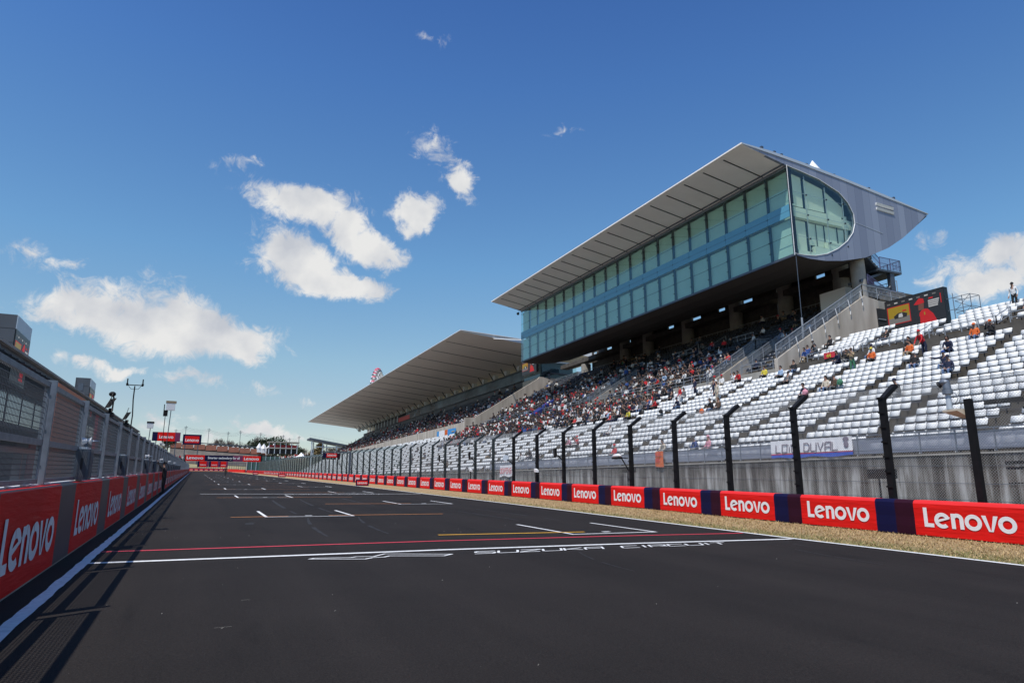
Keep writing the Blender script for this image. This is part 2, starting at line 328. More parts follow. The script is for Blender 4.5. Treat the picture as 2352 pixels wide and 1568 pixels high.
# ------------------------------------------------------------------ helpers
COL = S.collection
def G(y): return .029*y                     # the straight climbs away from the camera
class MB:
    def __init__(s): s.v = []; s.f = []; s.m = []; s.mats = []
    def mi(s, name):
        if name not in s.mats: s.mats.append(name)
        return s.mats.index(name)
    def poly(s, pts, m):
        i = len(s.v); s.v += [tuple(p) for p in pts]; s.f.append(tuple(range(i, i+len(pts)))); s.m.append(s.mi(m))
    def hexa(s, c, m):                       # 8 corners: bottom 4 ccw, top 4 ccw
        i = len(s.v); s.v += [tuple(p) for p in c]; k = s.mi(m)
        for q in ((3, 2, 1, 0), (4, 5, 6, 7), (0, 1, 5, 4), (1, 2, 6, 5), (2, 3, 7, 6), (3, 0, 4, 7)):
            s.f.append(tuple(i+a for a in q)); s.m.append(k)
    def box(s, x0, x1, y0, y1, z0, z1, m, sl=0.):   # sl: climb along y
        a, b = sl*(y0), sl*(y1)
        s.hexa([(x0, y0, z0+a), (x1, y0, z0+a), (x1, y1, z0+b), (x0, y1, z0+b), (x0, y0, z1+a), (x1, y0, z1+a), (x1, y1, z1+b), (x0, y1, z1+b)], m)
    def bar(s, p, q, w, m, h=None, n=4, up=None):
        p = Vector(p); q = Vector(q); d = (q-p)
        if d.length < 1e-6: return
        d.normalize(); u = Vector(up) if up else (Vector((0, 0, 1)) if abs(d.z) < .95 else Vector((0, 1, 0)))
        a = d.cross(u).normalized(); b = a.cross(d).normalized(); h = h or w
        i = len(s.v); k = s.mi(m)
        for e in (p, q):
            for t in range(n):
                an = 2*math.pi*(t+.5)/n; r = 1/math.cos(math.pi/n) if n == 4 else 1
                s.v.append(tuple(e+a*(math.cos(an)*w/2*r)+b*(math.sin(an)*h/2*r)))
        for t in range(n):
            s.f.append((i+t, i+(t+1) % n, i+n+(t+1) % n, i+n+t)); s.m.append(k)
        s.f.append(tuple(i+t for t in range(n-1, -1, -1))); s.m.append(k); s.f.append(tuple(i+n+t for t in range(n))); s.m.append(k)
    def path(s, pts, w, m, n=4, h=None):
        for a, b in zip(pts[:-1], pts[1:]): s.bar(a, b, w, m, h, n)
    def prism(s, prof, y0, y1, m, cap=True, axis='y', side=None):
        n = len(prof); i = len(s.v); k = s.mi(side or m); kc = s.mi(m)
        for y in (y0, y1):
            for (a, b) in prof: s.v.append((a, y, b) if axis == 'y' else (y, a, b))
        for t in range(n): s.f.append((i+t, i+(t+1) % n, i+n+(t+1) % n, i+n+t)); s.m.append(k)
        if cap:
            tri = geometry.tessellate_polygon([[Vector((a, b, 0)) for a, b in prof]])
            for t in tri:
                s.f.append((i+t[0], i+t[1], i+t[2])); s.m.append(kc); s.f.append((i+n+t[2], i+n+t[1], i+n+t[0])); s.m.append(kc)
    def cone(s, c, r0, r1, z0, z1, m, n=12, axis=(0, 0, 1)):
        c = Vector(c); ax = Vector(axis).normalized(); u = Vector((0, 0, 1)) if abs(ax.z) < .9 else Vector((1, 0, 0))
        a = ax.cross(u).normalized(); b = ax.cross(a); i = len(s.v); k = s.mi(m)
        for z, r in ((z0, r0), (z1, r1)):
            for t in range(n):
                an = 2*math.pi*t/n; s.v.append(tuple(c+ax*z+a*math.cos(an)*r+b*math.sin(an)*r))
        for t in range(n): s.f.append((i+t, i+(t+1) % n, i+n+(t+1) % n, i+n+t)); s.m.append(k)
        s.f.append(tuple(range(i+n-1, i-1, -1))); s.m.append(k); s.f.append(tuple(range(i+n, i+2*n))); s.m.append(k)
    def ball(s, c, rx, ry, rz, m, nu=10, nv=6):
        i = len(s.v); k = s.mi(m)
        for a in range(nv+1):
            th = math.pi*a/nv
            for b in range(nu):
                ph = 2*math.pi*b/nu; s.v.append((c[0]+rx*math.sin(th)*math.cos(ph), c[1]+ry*math.sin(th)*math.sin(ph), c[2]+rz*math.cos(th)))
        for a in range(nv):
            for b in range(nu): s.f.append((i+a*nu+b, i+(a+1)*nu+b, i+(a+1)*nu+(b+1) % nu, i+a*nu+(b+1) % nu)); s.m.append(k)
    def add(s, o, xf=None):
        i = len(s.v); mp = [s.mi(n) for n in o.mats]
        s.v += [tuple(xf(Vector(p))) if xf else p for p in o.v]; s.f += [tuple(i+a for a in f) for f in o.f]; s.m += [mp[a] for a in o.m]
    def mesh(s, name):
        me = bpy.data.meshes.new(name); me.from_pydata(s.v, [], s.f)
        for n in s.mats: me.materials.append(M[n])
        me.polygons.foreach_set('material_index', s.m); me.update(); return me
    def build(s, name, parent=None, loc=None, smooth=False):
        o = bpy.data.objects.new(name, s.mesh(name)); COL.objects.link(o)
        if smooth: o.data.polygons.foreach_set('use_smooth', [True]*len(s.f))
        if loc is not None: o.location = loc
        if parent: o.parent = parent
        return o
def obj(name, me, parent=None, loc=(0, 0, 0)):
    o = bpy.data.objects.new(name, me); COL.objects.link(o); o.location = loc
    if parent: o.parent = parent
    return o
def tag(o, label=None, cat=None, group=None, kind=None):
    if label: o['label'] = label
    if cat: o['category'] = cat
    if group: o['group'] = group
    if kind: o['kind'] = kind
    return o
def empty(name, loc=(0, 0, 0), label=None, cat=None, group=None, rz=0):
    o = bpy.data.objects.new(name, None); COL.objects.link(o); o.location = loc; o.rotation_euler.z = rz; o.empty_display_size = .3
    return tag(o, label, cat, group)
def big_mesh(name, V, F, MI, mats):          # numpy arrays -> mesh (all faces quads)
    me = bpy.data.meshes.new(name); nf = len(F)
    me.vertices.add(len(V)); me.vertices.foreach_set('co', np.asarray(V, dtype=np.float32).ravel())
    me.loops.add(nf*4); me.loops.foreach_set('vertex_index', np.asarray(F, dtype=np.int32).ravel())
    me.polygons.add(nf); me.polygons.foreach_set('loop_start', np.arange(0, nf*4, 4, dtype=np.int32))
    me.polygons.foreach_set('loop_total', np.full(nf, 4, dtype=np.int32))
    for n in mats: me.materials.append(M[n])
    me.polygons.foreach_set('material_index', np.asarray(MI, dtype=np.int32)); me.update(calc_edges=True); me.validate(); return me

# lettering: outlines of a bold rounded sans, as quads in (u, v)
def ring(cx, cy, ro, ri, a0, a1, n=14, sx=1):
    q = []
    for i in range(n):
        t0 = R(a0+(a1-a0)*i/n); t1 = R(a0+(a1-a0)*(i+1)/n)
        q.append([(cx+ro*sx*math.cos(t0), cy+ro*math.sin(t0)), (cx+ro*sx*math.cos(t1), cy+ro*math.sin(t1)),
                  (cx+(ro*sx-(ro-ri))*math.cos(t1), cy+ri*math.sin(t1)), (cx+(ro*sx-(ro-ri))*math.cos(t0), cy+ri*math.sin(t0))])
    return q
def word_quads():
    Q = []; st = .195; xh = .76; r = xh/2
    rect = lambda x0, y0, x1, y1: [(x0, y0), (x1, y0), (x1, y1), (x0, y1)]
    Q += [rect(0, 0, st, 1.0), rect(st, 0, .50, st)]; x = .56
    def o(x): return ring(x+r, r, r+.02, r-st+.02, 0, 360, 22)
    # e : open ring and a bar that climbs to the right
    Q += ring(x+r, r, r+.02, r-st+.02, 28, 312, 18)
    Q += [[(x+st*.8, r-.10), (x+2*r-.02, r+.10), (x+2*r+.015, r+.20), (x+st*.8, r+.03)]]; x += 2*r+.06
    Q += [rect(x, 0, x+st, xh)]
    w = .60; Q += ring(x+w/2, xh-w/2+.02, w/2, w/2-st, 8, 150, 12); Q += [rect(x+w-st, 0, x+w, xh-w/2+.06)]; x += w+.06
    Q += o(x); x += 2*r+.02
    Q += [[(x, xh), (x+.27, 0), (x+.37, 0), (x+st+.01, xh)], [(x+.37, 0), (x+.47, 0), (x+.74, xh), (x+.74-st-.01, xh)]]
    Q += [[(x+.27, 0), (x+.47, 0), (x+.455, .05), (x+.285, .05)]]; x += .735
    Q += o(x); x += 2*r
    return Q, x
WORDQ, WORDW = word_quads()
def word(mb, org, U, V, h, width, m='letter_white', N=None):
    """the company word, cap height h, total width, baseline origin org"""
    org = Vector(org); U = Vector(U).normalized(); V = Vector(V).normalized(); N = Vector(N) if N is not None else U.cross(V)
    sx = width/WORDW
    for i, q in enumerate(WORDQ):
        e = N*(.0004*(i % 7)); mb.poly([org+U*(a*sx)+V*(b*h)+e for a, b in q], m)
def strip(mb, pts, w, m, z=0., closed=False, place=None):
    P = [Vector((a, b)) for a, b in pts]; n = len(P); Lf = []; Rt = []
    for i in range(n):
        a = P[(i-1) % n] if (closed or i > 0) else None; b = P[(i+1) % n] if (closed or i < n-1) else None
        d1 = (P[i]-a).normalized() if a is not None else (b-P[i]).normalized()
        d2 = (b-P[i]).normalized() if b is not None else d1
        n1 = Vector((-d1.y, d1.x)); n2 = Vector((-d2.y, d2.x)); mm = (n1+n2)
        if mm.length < .3: mm = n1
        mm.normalize(); k = w/2/max(.45, mm.dot(n1))
        Lf.append(P[i]+mm*k); Rt.append(P[i]-mm*k)
    f = place or (lambda x, y: (x, y, G(y)+z))
    for i in range(n if closed else n-1):
        j = (i+1) % n; mb.poly([f(*Rt[i]), f(*Rt[j]), f(*Lf[j]), f(*Lf[i])], m)
GL = {'S': [[(1, 1), (.12, 1), (0, .88), (0, .62), (.12, .5), (.88, .5), (1, .38), (1, .12), (.88, 0), (0, 0)]], 'U': [[(0, 1), (0, .12), (.12, 0), (.88, 0), (1, .12), (1, 1)]],
      'Z': [[(0, 1), (1, 1), (1, .9), (0, .1), (0, 0), (1, 0)]], 'K': [[(0, 1), (0, 0)], [(1, 1), (.12, .5), (1, 0)]], 'A': [[(0, 0), (0, .85), (.15, 1), (1, 1), (1, 0)], [(.12, .42), (.88, .42)]],
      'C': [[(1, 1), (.12, 1), (0, .88), (0, .12), (.12, 0), (1, 0)]], 'I': [[(.5, 0), (.5, 1)]], 'R': [[(0, 0), (0, 1), (.88, 1), (1, .85), (1, .6), (.85, .45), (.12, .45)], [(.6, .40), (1, 0)]],
      'T': [[(0, 1), (1, 1)], [(.5, .9), (.5, 0)]], 'L': [[(0, 1), (0, 0), (1, 0)]], 'O': [[(0, 0), (0, 1), (1, 1), (1, 0), (0, 0)]], 'D': [[(0, 0), (0, 1), (.7, 1), (1, .7), (1, .3), (.7, 0), (0, 0)]],
      'V': [[(0, 1), (.5, 0), (1, 1)]], 'P': [[(0, 0), (0, 1), (1, 1), (1, .5), (.1, .5)]], 'N': [[(0, 0), (0, 1), (1, 0), (1, 1)]], 'Y': [[(0, 1), (.5, .5), (1, 1)], [(.5, .42), (.5, 0)]],
      'E': [[(1, 1), (0, 1), (0, 0), (1, 0)], [(.1, .5), (.8, .5)]], 'Ï': [[(.5, 0), (.5, .72)], [(.2, .95), (.35, .95)], [(.65, .95), (.8, .95)]], ' ': []}
def stroke_text(mb, txt, place, w, h, gap, sw, m, slant=0.):
    x = 0; k = 0
    for ch in txt:
        cw = w*(.35 if ch in 'IÏ' else 1) if ch != ' ' else w*.8
        for s_ in GL.get(ch, []):
            pts = [(x+(a-(.325 if ch in 'IÏ' else 0))*(cw/.35 if ch in 'IÏ' else cw)+slant*b*h, b*h) for a, b in s_]
            zz = .0006*(k % 4); k += 1
            strip(mb, pts, sw, m, place=lambda a, b: place(a, b, zz))
        x += cw+gap
    return x
def font_text(txt, size, m, offset=.0):
    c = bpy.data.curves.new('t', 'FONT'); c.body = txt; c.size = size; c.offset = offset; c.resolution_u = 3
    o = bpy.data.objects.new('t', c); COL.objects.link(o)
    bpy.context.view_layer.update(); me = bpy.data.meshes.new_from_object(o.evaluated_get(bpy.context.evaluated_depsgraph_get()))
    bpy.data.objects.remove(o); mb = MB(); mb.mi(m)
    mb.v = [tuple(v.co) for v in me.vertices]; mb.f = [tuple(p.vertices) for p in me.polygons]; mb.m = [0]*len(mb.f)
    return mb
# ------------------------------------------------------------------ ground and track
YN, YF = -60., 430.
def XR(y):                                   # line of the right-hand barrier
    K = [(-60, 17.0), (5, 17.1), (12.4, 17.28), (24, 17.9), (36, 18.2), (52, 18.26), (140, 18.3), (500, 18.3)]
    for (a, b), (c, d) in zip(K[:-1], K[1:]):
        if y <= c: return b+(d-b)*(y-a)/(c-a)
    return K[-1][1]
def XW(y):                                   # right white line
    K = [(-60, 13.4), (13, 13.42), (31, 14.0), (66, 14.5), (500, 14.5)]
    for (a, b), (c, d) in zip(K[:-1], K[1:]):
        if y <= c: return b+(d-b)*(y-a)/(c-a)
    return K[-1][1]
def terrain():
    xs = [-3000, -1200, -400, -150, -60, -20, 20, 60, 120, 200, 400, 1200, 3000]
    ys = [-3000, -600, -200, -60, 0, 100, 200, 300, 380, 430, 450, 470, 490, 520, 560, 650, 800, 1200, 3000]
    def z(x, y):
        b = G(max(-60, min(y, 440)))-.25
        hgt = {450: 2, 470: 5.5, 490: 8.5, 520: 10.5, 560: 12, 650: 14, 800: 16, 1200: 18, 3000: 18}.get(y, 0)
        return b+hgt
    mb = MB(); n = len(xs)
    for y in ys:
        for x in xs: mb.v.append((x, y, z(x, y)))
    k = mb.mi('grass_far')
    for j in range(len(ys)-1):
        for i in range(n-1): mb.f.append((j*n+i, j*n+i+1, (j+1)*n+i+1, (j+1)*n+i)); mb.m.append(k)
    tag(mb.build('ground'), kind='structure')
terrain()
def sheet(mb, xa, xb, ys, z, m):
    for a, b in zip(ys[:-1], ys[1:]): mb.poly([(xa(a), a, G(a)+z), (xb(a), a, G(a)+z), (xb(b), b, G(b)+z), (xa(b), b, G(b)+z)], m)
YS = [-60, -20, 0, 5, 9, 13, 18, 24, 31, 36, 45, 52, 66, 90, 140, 200, 283, 340, 430]
mb = MB(); sheet(mb, lambda y: -1.9 if y < 284 else -30, lambda y: XW(y)+.05, YS, 0, 'asphalt'); track = tag(mb.build('track'), kind='structure')
mb = MB(); sheet(mb, lambda y: XW(y)+.05, lambda y: XR(y)+.3, YS, -.004, 'verge_grass'); tag(mb.build('grass_verge'), kind='structure')
mb = MB(); sheet(mb, lambda y: XR(y)+.3, lambda y: 60, YS, -.008, 'asphalt_edge'); tag(mb.build('service_road'), kind='structure')
mb = MB(); sheet(mb, lambda y: -40, lambda y: -1.9, YS, -.008, 'asphalt_edge'); tag(mb.build('pit_lane'), kind='structure')
# painted markings: parts of the track
def rough_line(x0, x1, y0, y1, m, z, jag=.012, step=.25):
    mb = MB(); y = y0; a = (x0, x1)
    while y < y1:
        st = step if y < 25 else 2.5; y2 = min(y1, y+st); b = (x0+random.uniform(-jag, jag), x1+random.uniform(-jag, jag))
        mb.poly([(a[0], y, G(y)+z), (a[1], y, G(y)+z), (b[1], y2, G(y2)+z), (b[0], y2, G(y2)+z)], m); a = b; y = y2
    return mb
rough_line(-1.55, -1.405, 4, 283, 'paint_white', .004).build('edge_line', track)
mb = MB(); sheet(mb, lambda y: XW(y)-.13, lambda y: XW(y)+.02, YS, .004, 'paint_white'); mb.build('edge_line', track)
def mk(name, f):
    mb = MB(); f(mb); return mb.build(name, track)
mk('start_line', lambda b: strip(b, [(-1.40, 13.06), (4.5, 13.12), (9, 13.0), (13.2, 12.72)], .16, 'paint_white', .005))
mk('stop_line', lambda b: strip(b, [(-1.40, 14.70), (5, 14.78), (9, 14.66), (13.2, 14.36)], .12, 'paint_red', .005))
mk('timing_line', lambda b: strip(b, [(.4, 45.3), (13.8, 44.8)], .22, 'paint_white', .005))
def slot(x0, x1, y, n):
    mb = MB(); strip(mb, [(x0, y+3.3), (x0, y), (x1, y), (x1, y+3.3)], .10, 'paint_white', .005)
    mb.box((x0+x1)/2-.12, (x0+x1)/2+.1, y+.35, y+.5, .004, .0055, 'paint_white', .029); mb.build('grid_box', track)
    mb = MB()
    if x0 > 6: strip(mb, [(5.42, y+.75), (9.3, y+.5)], .11, 'paint_yellow' if n < 1 else 'paint_orange', .0085)
    else:
        strip(mb, [(1.15, y+.1), (2.9, y+.22)], .10, 'paint_orange', .0085); strip(mb, [(4.2, y+.35), (8.2, y+.3)], .10, 'paint_orange', .0085)
    mb.build('guide_line', track)
for k in range(11):
    slot(8.68, 11.15, 15.35+15.85*k, k)
    if k < 11: slot(2.2, 4.95, 23.6+15.85*k, k)
logo = [(1.92,12.49),(2.0,12.58),(2.62,12.48),(2.72,12.56),(3.02,12.50),(3.30,12.83),(4.44,12.40),(4.23,12.20),(3.30,12.50),(3.17,12.36),(2.97,12.36),(2.80,12.20)]
mk('circuit_logo', lambda b: strip(b, logo, .05, 'paint_white', .005, closed=True))
mb = MB(); stroke_text(mb, 'SUZUKA CIRCUIT', lambda a, b_, e: (4.86+a, 12.3+b_-.012*a, G(12.3+b_)+.005+e), .40, .34, .075, .048, 'paint_white', .45); mb.build('circuit_lettering', track)
mb = MB(); stroke_text(mb, 'SUZUKA CIRCUIT', lambda a, b_, e: (5.0+a, 44.1+b_, G(44.1+b_)+.005+e), .40, .34, .075, .048, 'paint_white', .45); mb.build('circuit_lettering', track)
def tyre_mark(x, y, L, drift, w):
    mb = MB(); n = 7
    for i in range(n):     # broken smear that thins towards its ends
        if (i*7+int(x*10)) % 5 == 0: continue
        a, b = i/n, (i+.93)/n; wa = w*(.35+.65*math.sin(math.pi*(a+.07))); wb = w*(.35+.65*math.sin(math.pi*min(.97, b+.03)))
        xa, xb = x+drift*a*a, x+drift*b*b; ya, yb = y+L*a, y+L*b
        mb.poly([(xa-wa/2, ya, G(ya)+.0035), (xa+wa/2, ya, G(ya)+.0035), (xb+wb/2, yb, G(yb)+.0035), (xb-wb/2, yb, G(yb)+.0035)], 'rubber')
    mb.build('tyre_mark', track)
for (x, y, L, d, w) in [(2.9, 16.5, 6.5, .5, .11), (4.4, 16.8, 6.2, .6, .10), (6.4, 9.4, 2.6, .5, .05), (11.0, 8.0, 4.2, .9, .05), (3.3, 25, 13, .4, .14), (4.6, 25.4, 12, .45, .12), (9.5, 19, 9, -.4, .10), (10.8, 20, 8, -.35, .10), (1.5, 20.5, .9, .1, .25), (7.2, 30, 14, .3, .14), (12.2, 11.2, 1.1, .3, .06)]: tyre_mark(x, y, L, d, w)
# chalk scuffs and loose grit near the camera
mb = MB()
for (x, y, L, a) in [(.3, 7.5, .16, .1), (.36, 7.44, .06, 1.2), (.62, 8.9, .10, .2), (1.5, 7.9, .05, 1.), (2.6, 5.2, .04, .9)]:
    strip(mb, [(x, y), (x+L*math.cos(a), y+L*math.sin(a))], .004, 'concrete', .006)
for i in range(40):
    x = random.uniform(-1, 10); y = random.uniform(3.5, 22); r = random.uniform(.002, .006)
    mb.box(x-r, x+r, y-r, y+r, .002, .004+r, 'concrete', .029)
tag(mb.build('loose_grit'), 'scattered pale grit and chalk scuffs on the dark asphalt', 'grit', kind='stuff')
# tufts of dry grass on the verge
def tufts():
    V = []; F = []; MI = []; n = 16000; rng = np.random.RandomState(3)
    y = 6+np.abs(rng.randn(n))*16; 
    for i in range(n):
        yy = y[i]; x0 = XW(yy)+.0; x1 = XR(yy)+.0; x = x0+(x1-x0)*rng.rand(); h = rng.uniform(.015, .06); a = rng.rand()*6.28; w = .012
        z = G(yy); lx, ly = rng.randn(2)*.03; b = len(V)
        V += [(x-w*math.cos(a), yy-w*math.sin(a), z), (x+w*math.cos(a), yy+w*math.sin(a), z), (x+lx+.003, yy+ly, z+h), (x+lx-.003, yy+ly, z+h)]
        F.append((b, b+1, b+2, b+3)); MI.append(1 if (x-x0 < .9 and rng.rand() < .45) or rng.rand() < .06 else (2 if rng.rand() < .4 else 0))
    mat('blade_dry', (.50, .36, .18), .9); mat('blade_green', (.19, .19, .055), .9); mat('blade_brown', (.38, .25, .11), .9)
    o = obj('dry_grass', big_mesh('dry_grass', V, F, MI, ['blade_dry', 'blade_green', 'blade_brown']))
    tag(o, 'short dry straw coloured grass growing on the verge beside the track', 'grass', kind='stuff')
tufts()
# ------------------------------------------------------------------ barriers
def right_barrier():
    root = empty('track_barrier', (18.3, 60, G(60)), 'long red and navy advertising barrier along the grass verge under the catch fence', 'barrier'); L = Vector(root.location)
    H = lambda y: .905 if y < 14 else min(.95, .905+(y-14)*.0012)
    mb = MB()
    ys = [8.49+3.93*k for k in range(-3, 74)]
    for a, b in zip(ys[:-1], ys[1:]):
        xa, xb = XR(a)+.02, XR(b)+.02
        mb.hexa([(xa, a, G(a)), (xa+.42, a, G(a)), (xb+.42, b, G(b)), (xb, b, G(b)), (xa, a, G(a)+H(a)-.05), (xa+.42, a, G(a)+H(a)-.05), (xb+.42, b, G(b)+H(b)-.05), (xb, b, G(b)+H(b)-.05)], 'banner_navy')
    for v in range(len(mb.v)): mb.v[v] = tuple(Vector(mb.v[v])-L)
    mb.build('barrier_wall', root)
    def wrap(y0, y1, z0, m, mtop, seg=1, rip=0.):
        mb = MB(); n = seg; P = []
        prof = [(0, z0), (-.006, .25), (.004, .5), (-.004, .75), (0, .87), (.03, .93), (.08, .955), (.42, .955)]
        for i in range(n+1):
            y = y0+(y1-y0)*i/n; x = XR(y); row = []
            for j, (dx, dz) in enumerate(prof):
                hz = dz*H(y)/.955; r = random.uniform(-rip, rip) if 0 < i < n and j < 5 else 0
                row.append((x+dx+r, y, G(y)+hz))
            P.append(row)
        for i in range(n):
            for j in range(len(prof)-1): mb.poly([P[i][j], P[i+1][j], P[i+1][j+1], P[i][j+1]], mtop if j >= 4 else m)
        return mb
    k = -1
    while 12.42+3.93*k < 290:
        yf = 12.42+3.93*k; yn = yf-2.75; c = Vector(((XR(yf)+XR(yn))/2, (yf+yn)/2, G((yf+yn)/2)))
        mb = wrap(yn, yf, .03, 'banner_red', 'banner_red_top', 6 if k < 8 else 1, .006)
        mb.v = [tuple(Vector(v)-c) for v in mb.v]; e = mb.build('red_banner', root, c-L)
        if k < 52:
            tb = MB(); U = Vector((XR(yn)-XR(yf), yn-yf, G(yn)-G(yf))).normalized()
            o = Vector((XR(yf)-.014, yf, G(yf)+.25))+U*.27
            word(tb, o-c, U, (0, 0, 1), .48, 2.26, N=(-1, 0, 0)); tb.build('lettering', e)
        mb = MB(); mb = wrap(yn-1.18+.0, yn-.60, .03, 'banner_navy', 'banner_navy', 1)
        m2 = wrap(yn-.60, yn-.30, .03, 'banner_maroon', 'banner_navy', 1); m3 = wrap(yn-.30, yn, .03, 'banner_navy', 'banner_navy', 1)
        mb = wrap(yn-.62, yn, .03, 'banner_navy', 'banner_navy', 1); mb.add(wrap(yn-1.18, yn-.62, .03, 'banner_maroon', 'banner_maroon', 1))
        mb.v = [tuple(Vector(v)-L) for v in mb.v]; mb.build('navy_banner', root)
        k += 1
right_barrier()
def left_barrier():
    root = empty('pit_wall', (-2, 60, G(60)), 'low pit wall wrapped in shaded dark red and grey advertising panels, left edge of the track', 'barrier'); L = Vector(root.location)
    mb = MB(); mb.box(-2.3, -1.862, -6, 284, 0, 1.225, 'concrete', .029); mb.v = [tuple(Vector(v)-L) for v in mb.v]; mb.build('wall_core', root)
    mb = MB(); mb.box(-2.34, -1.98, -6, 284, 1.226, 1.25, 'paint_blueish', .029)
    for i in range(60):
        y = random.uniform(6, 80); mb.box(-2.0, -1.93, y, y+random.uniform(.1, .5), 1.25, 1.262, 'paint_white', .029)
    mb.v = [tuple(Vector(v)-L) for v in mb.v]; mb.build('wall_coping', root)
    def pan(y0, y1, m, mt, name, txt):
        c = Vector((-1.85, (y0+y1)/2, G((y0+y1)/2))); mb = MB()
        f = lambda x, y, z: Vector((x, y, G(y)+z))-c
        mb.poly([f(-1.85, y0, .03), f(-1.85, y1, .03), f(-1.855, y1, 1.2), f(-1.855, y0, 1.2)], m)
        mb.poly([f(-1.855, y0, 1.2), f(-1.855, y1, 1.2), f(-1.875, y1, 1.232), f(-1.875, y0, 1.232)], mt)
        mb.poly([f(-1.875, y0, 1.232), f(-1.875, y1, 1.232), f(-1.97, y1, 1.236), f(-1.97, y0, 1.236)], mt)
        o = mb.build(name, root, c-L)
        if txt:
            tb = MB(); U = Vector((0, 1, .029)).normalized()
            word(tb, Vector((-1.842, y0+.33, G(y0+.33)+.30))-c, U, (0, 0, 1), .62, 3.1, N=(1, 0, 0)); tb.build('lettering', o)
    for k in range(-2, 53):
        y = 9.03+5.2*k; pan(y, y+3.75, 'banner_red', 'banner_red_top', 'red_panel', k < 40); pan(y+3.75, y+5.2, 'banner_grey', 'banner_grey', 'grey_panel', False)
left_barrier()
def left_fence():
    root = empty('pit_fence', (-1.98, 60, G(60)+1.25), 'galvanised mesh panel fence standing on top of the pit wall', 'fence'); L = Vector(root.location)
    X = -2.0; P = 3.35; z0 = 1.27; zm = 1.84; z1 = 2.68
    # post
    pm = MB(); pm.box(-.07, .07, .05, .075, z0-.02, z1+.05, 'galv'); pm.box(.055, .07, .075, .13, z0-.02, z1+.05, 'galv'); pm.box(-.07, -.055, .075, .13, z0-.02, z1+.05, 'galv')
    for z in (1.5, 2.0, 2.5): pm.cone((.0, .05, z), .018, .018, -.006, .012, 'galv_dark', 8, (0, 1, 0))
    pmf = MB(); pmf.box(-.06, .06, .06, .10, z0-.02, z1+.04, 'galv'); pmf = pmf.mesh('post'); pm = pm.mesh('post')
    fm = MB(); w = P-.27; sl = .029
    for (a, b) in ((z1-.07, z1), (zm-.05, zm+.03), (z0, z0+.06)): fm.box(-.03, .03, 0, w, a, b, 'galv', sl)
    fm.box(-.03, .03, 0, .05, z0, z1, 'galv', sl); fm.box(-.03, .03, w-.05, w, z0, z1, 'galv', sl); fm = fm.mesh('panel_frame')
    gm = MB()
    for lvl, (a, b, nh) in enumerate(((zm+.03, z1-.07, 10), (z0+.06, zm-.05, 7))):
        y = .05
        while y < w-.05:
            gm.box(-.003, .003, y-.003, y+.003, a+sl*y, b+sl*y, 'grid_bar'); y += .068 if lvl == 0 else .055
        for i in range(1, nh):
            z = a+(b-a)*i/nh; gm.box(-.003, .003, .05, w-.05, z-.004, z+.004, 'grid_bar', sl)
        # dark net behind
    gf = MB()
    for a, b, nh in ((zm+.03, z1-.07, 8), (z0+.06, zm-.05, 5)):
        for i in range(28): y = .06+(w-.1)*i/27; gf.box(-.004, .004, y-.004, y+.004, a+sl*y, b+sl*y, 'grid_bar', 0)
        for i in range(1, nh): z = a+(b-a)*i/nh; gf.box(-.004, .004, .05, w-.05, z-.005, z+.005, 'grid_bar', sl)
    gm = gm.mesh('bar_grid'); gf = gf.mesh('bar_grid')
    for k in range(-3, 81):
        y = 11.64+P*k; g = G(y); obj('post', pm if k < 14 else pmf, root, Vector((X, y, g))-L)
        f = obj('panel_frame', fm, root, Vector((X, y+.135, g))-L); obj('bar_grid', gm if k < 14 else gf, f)
left_fence()
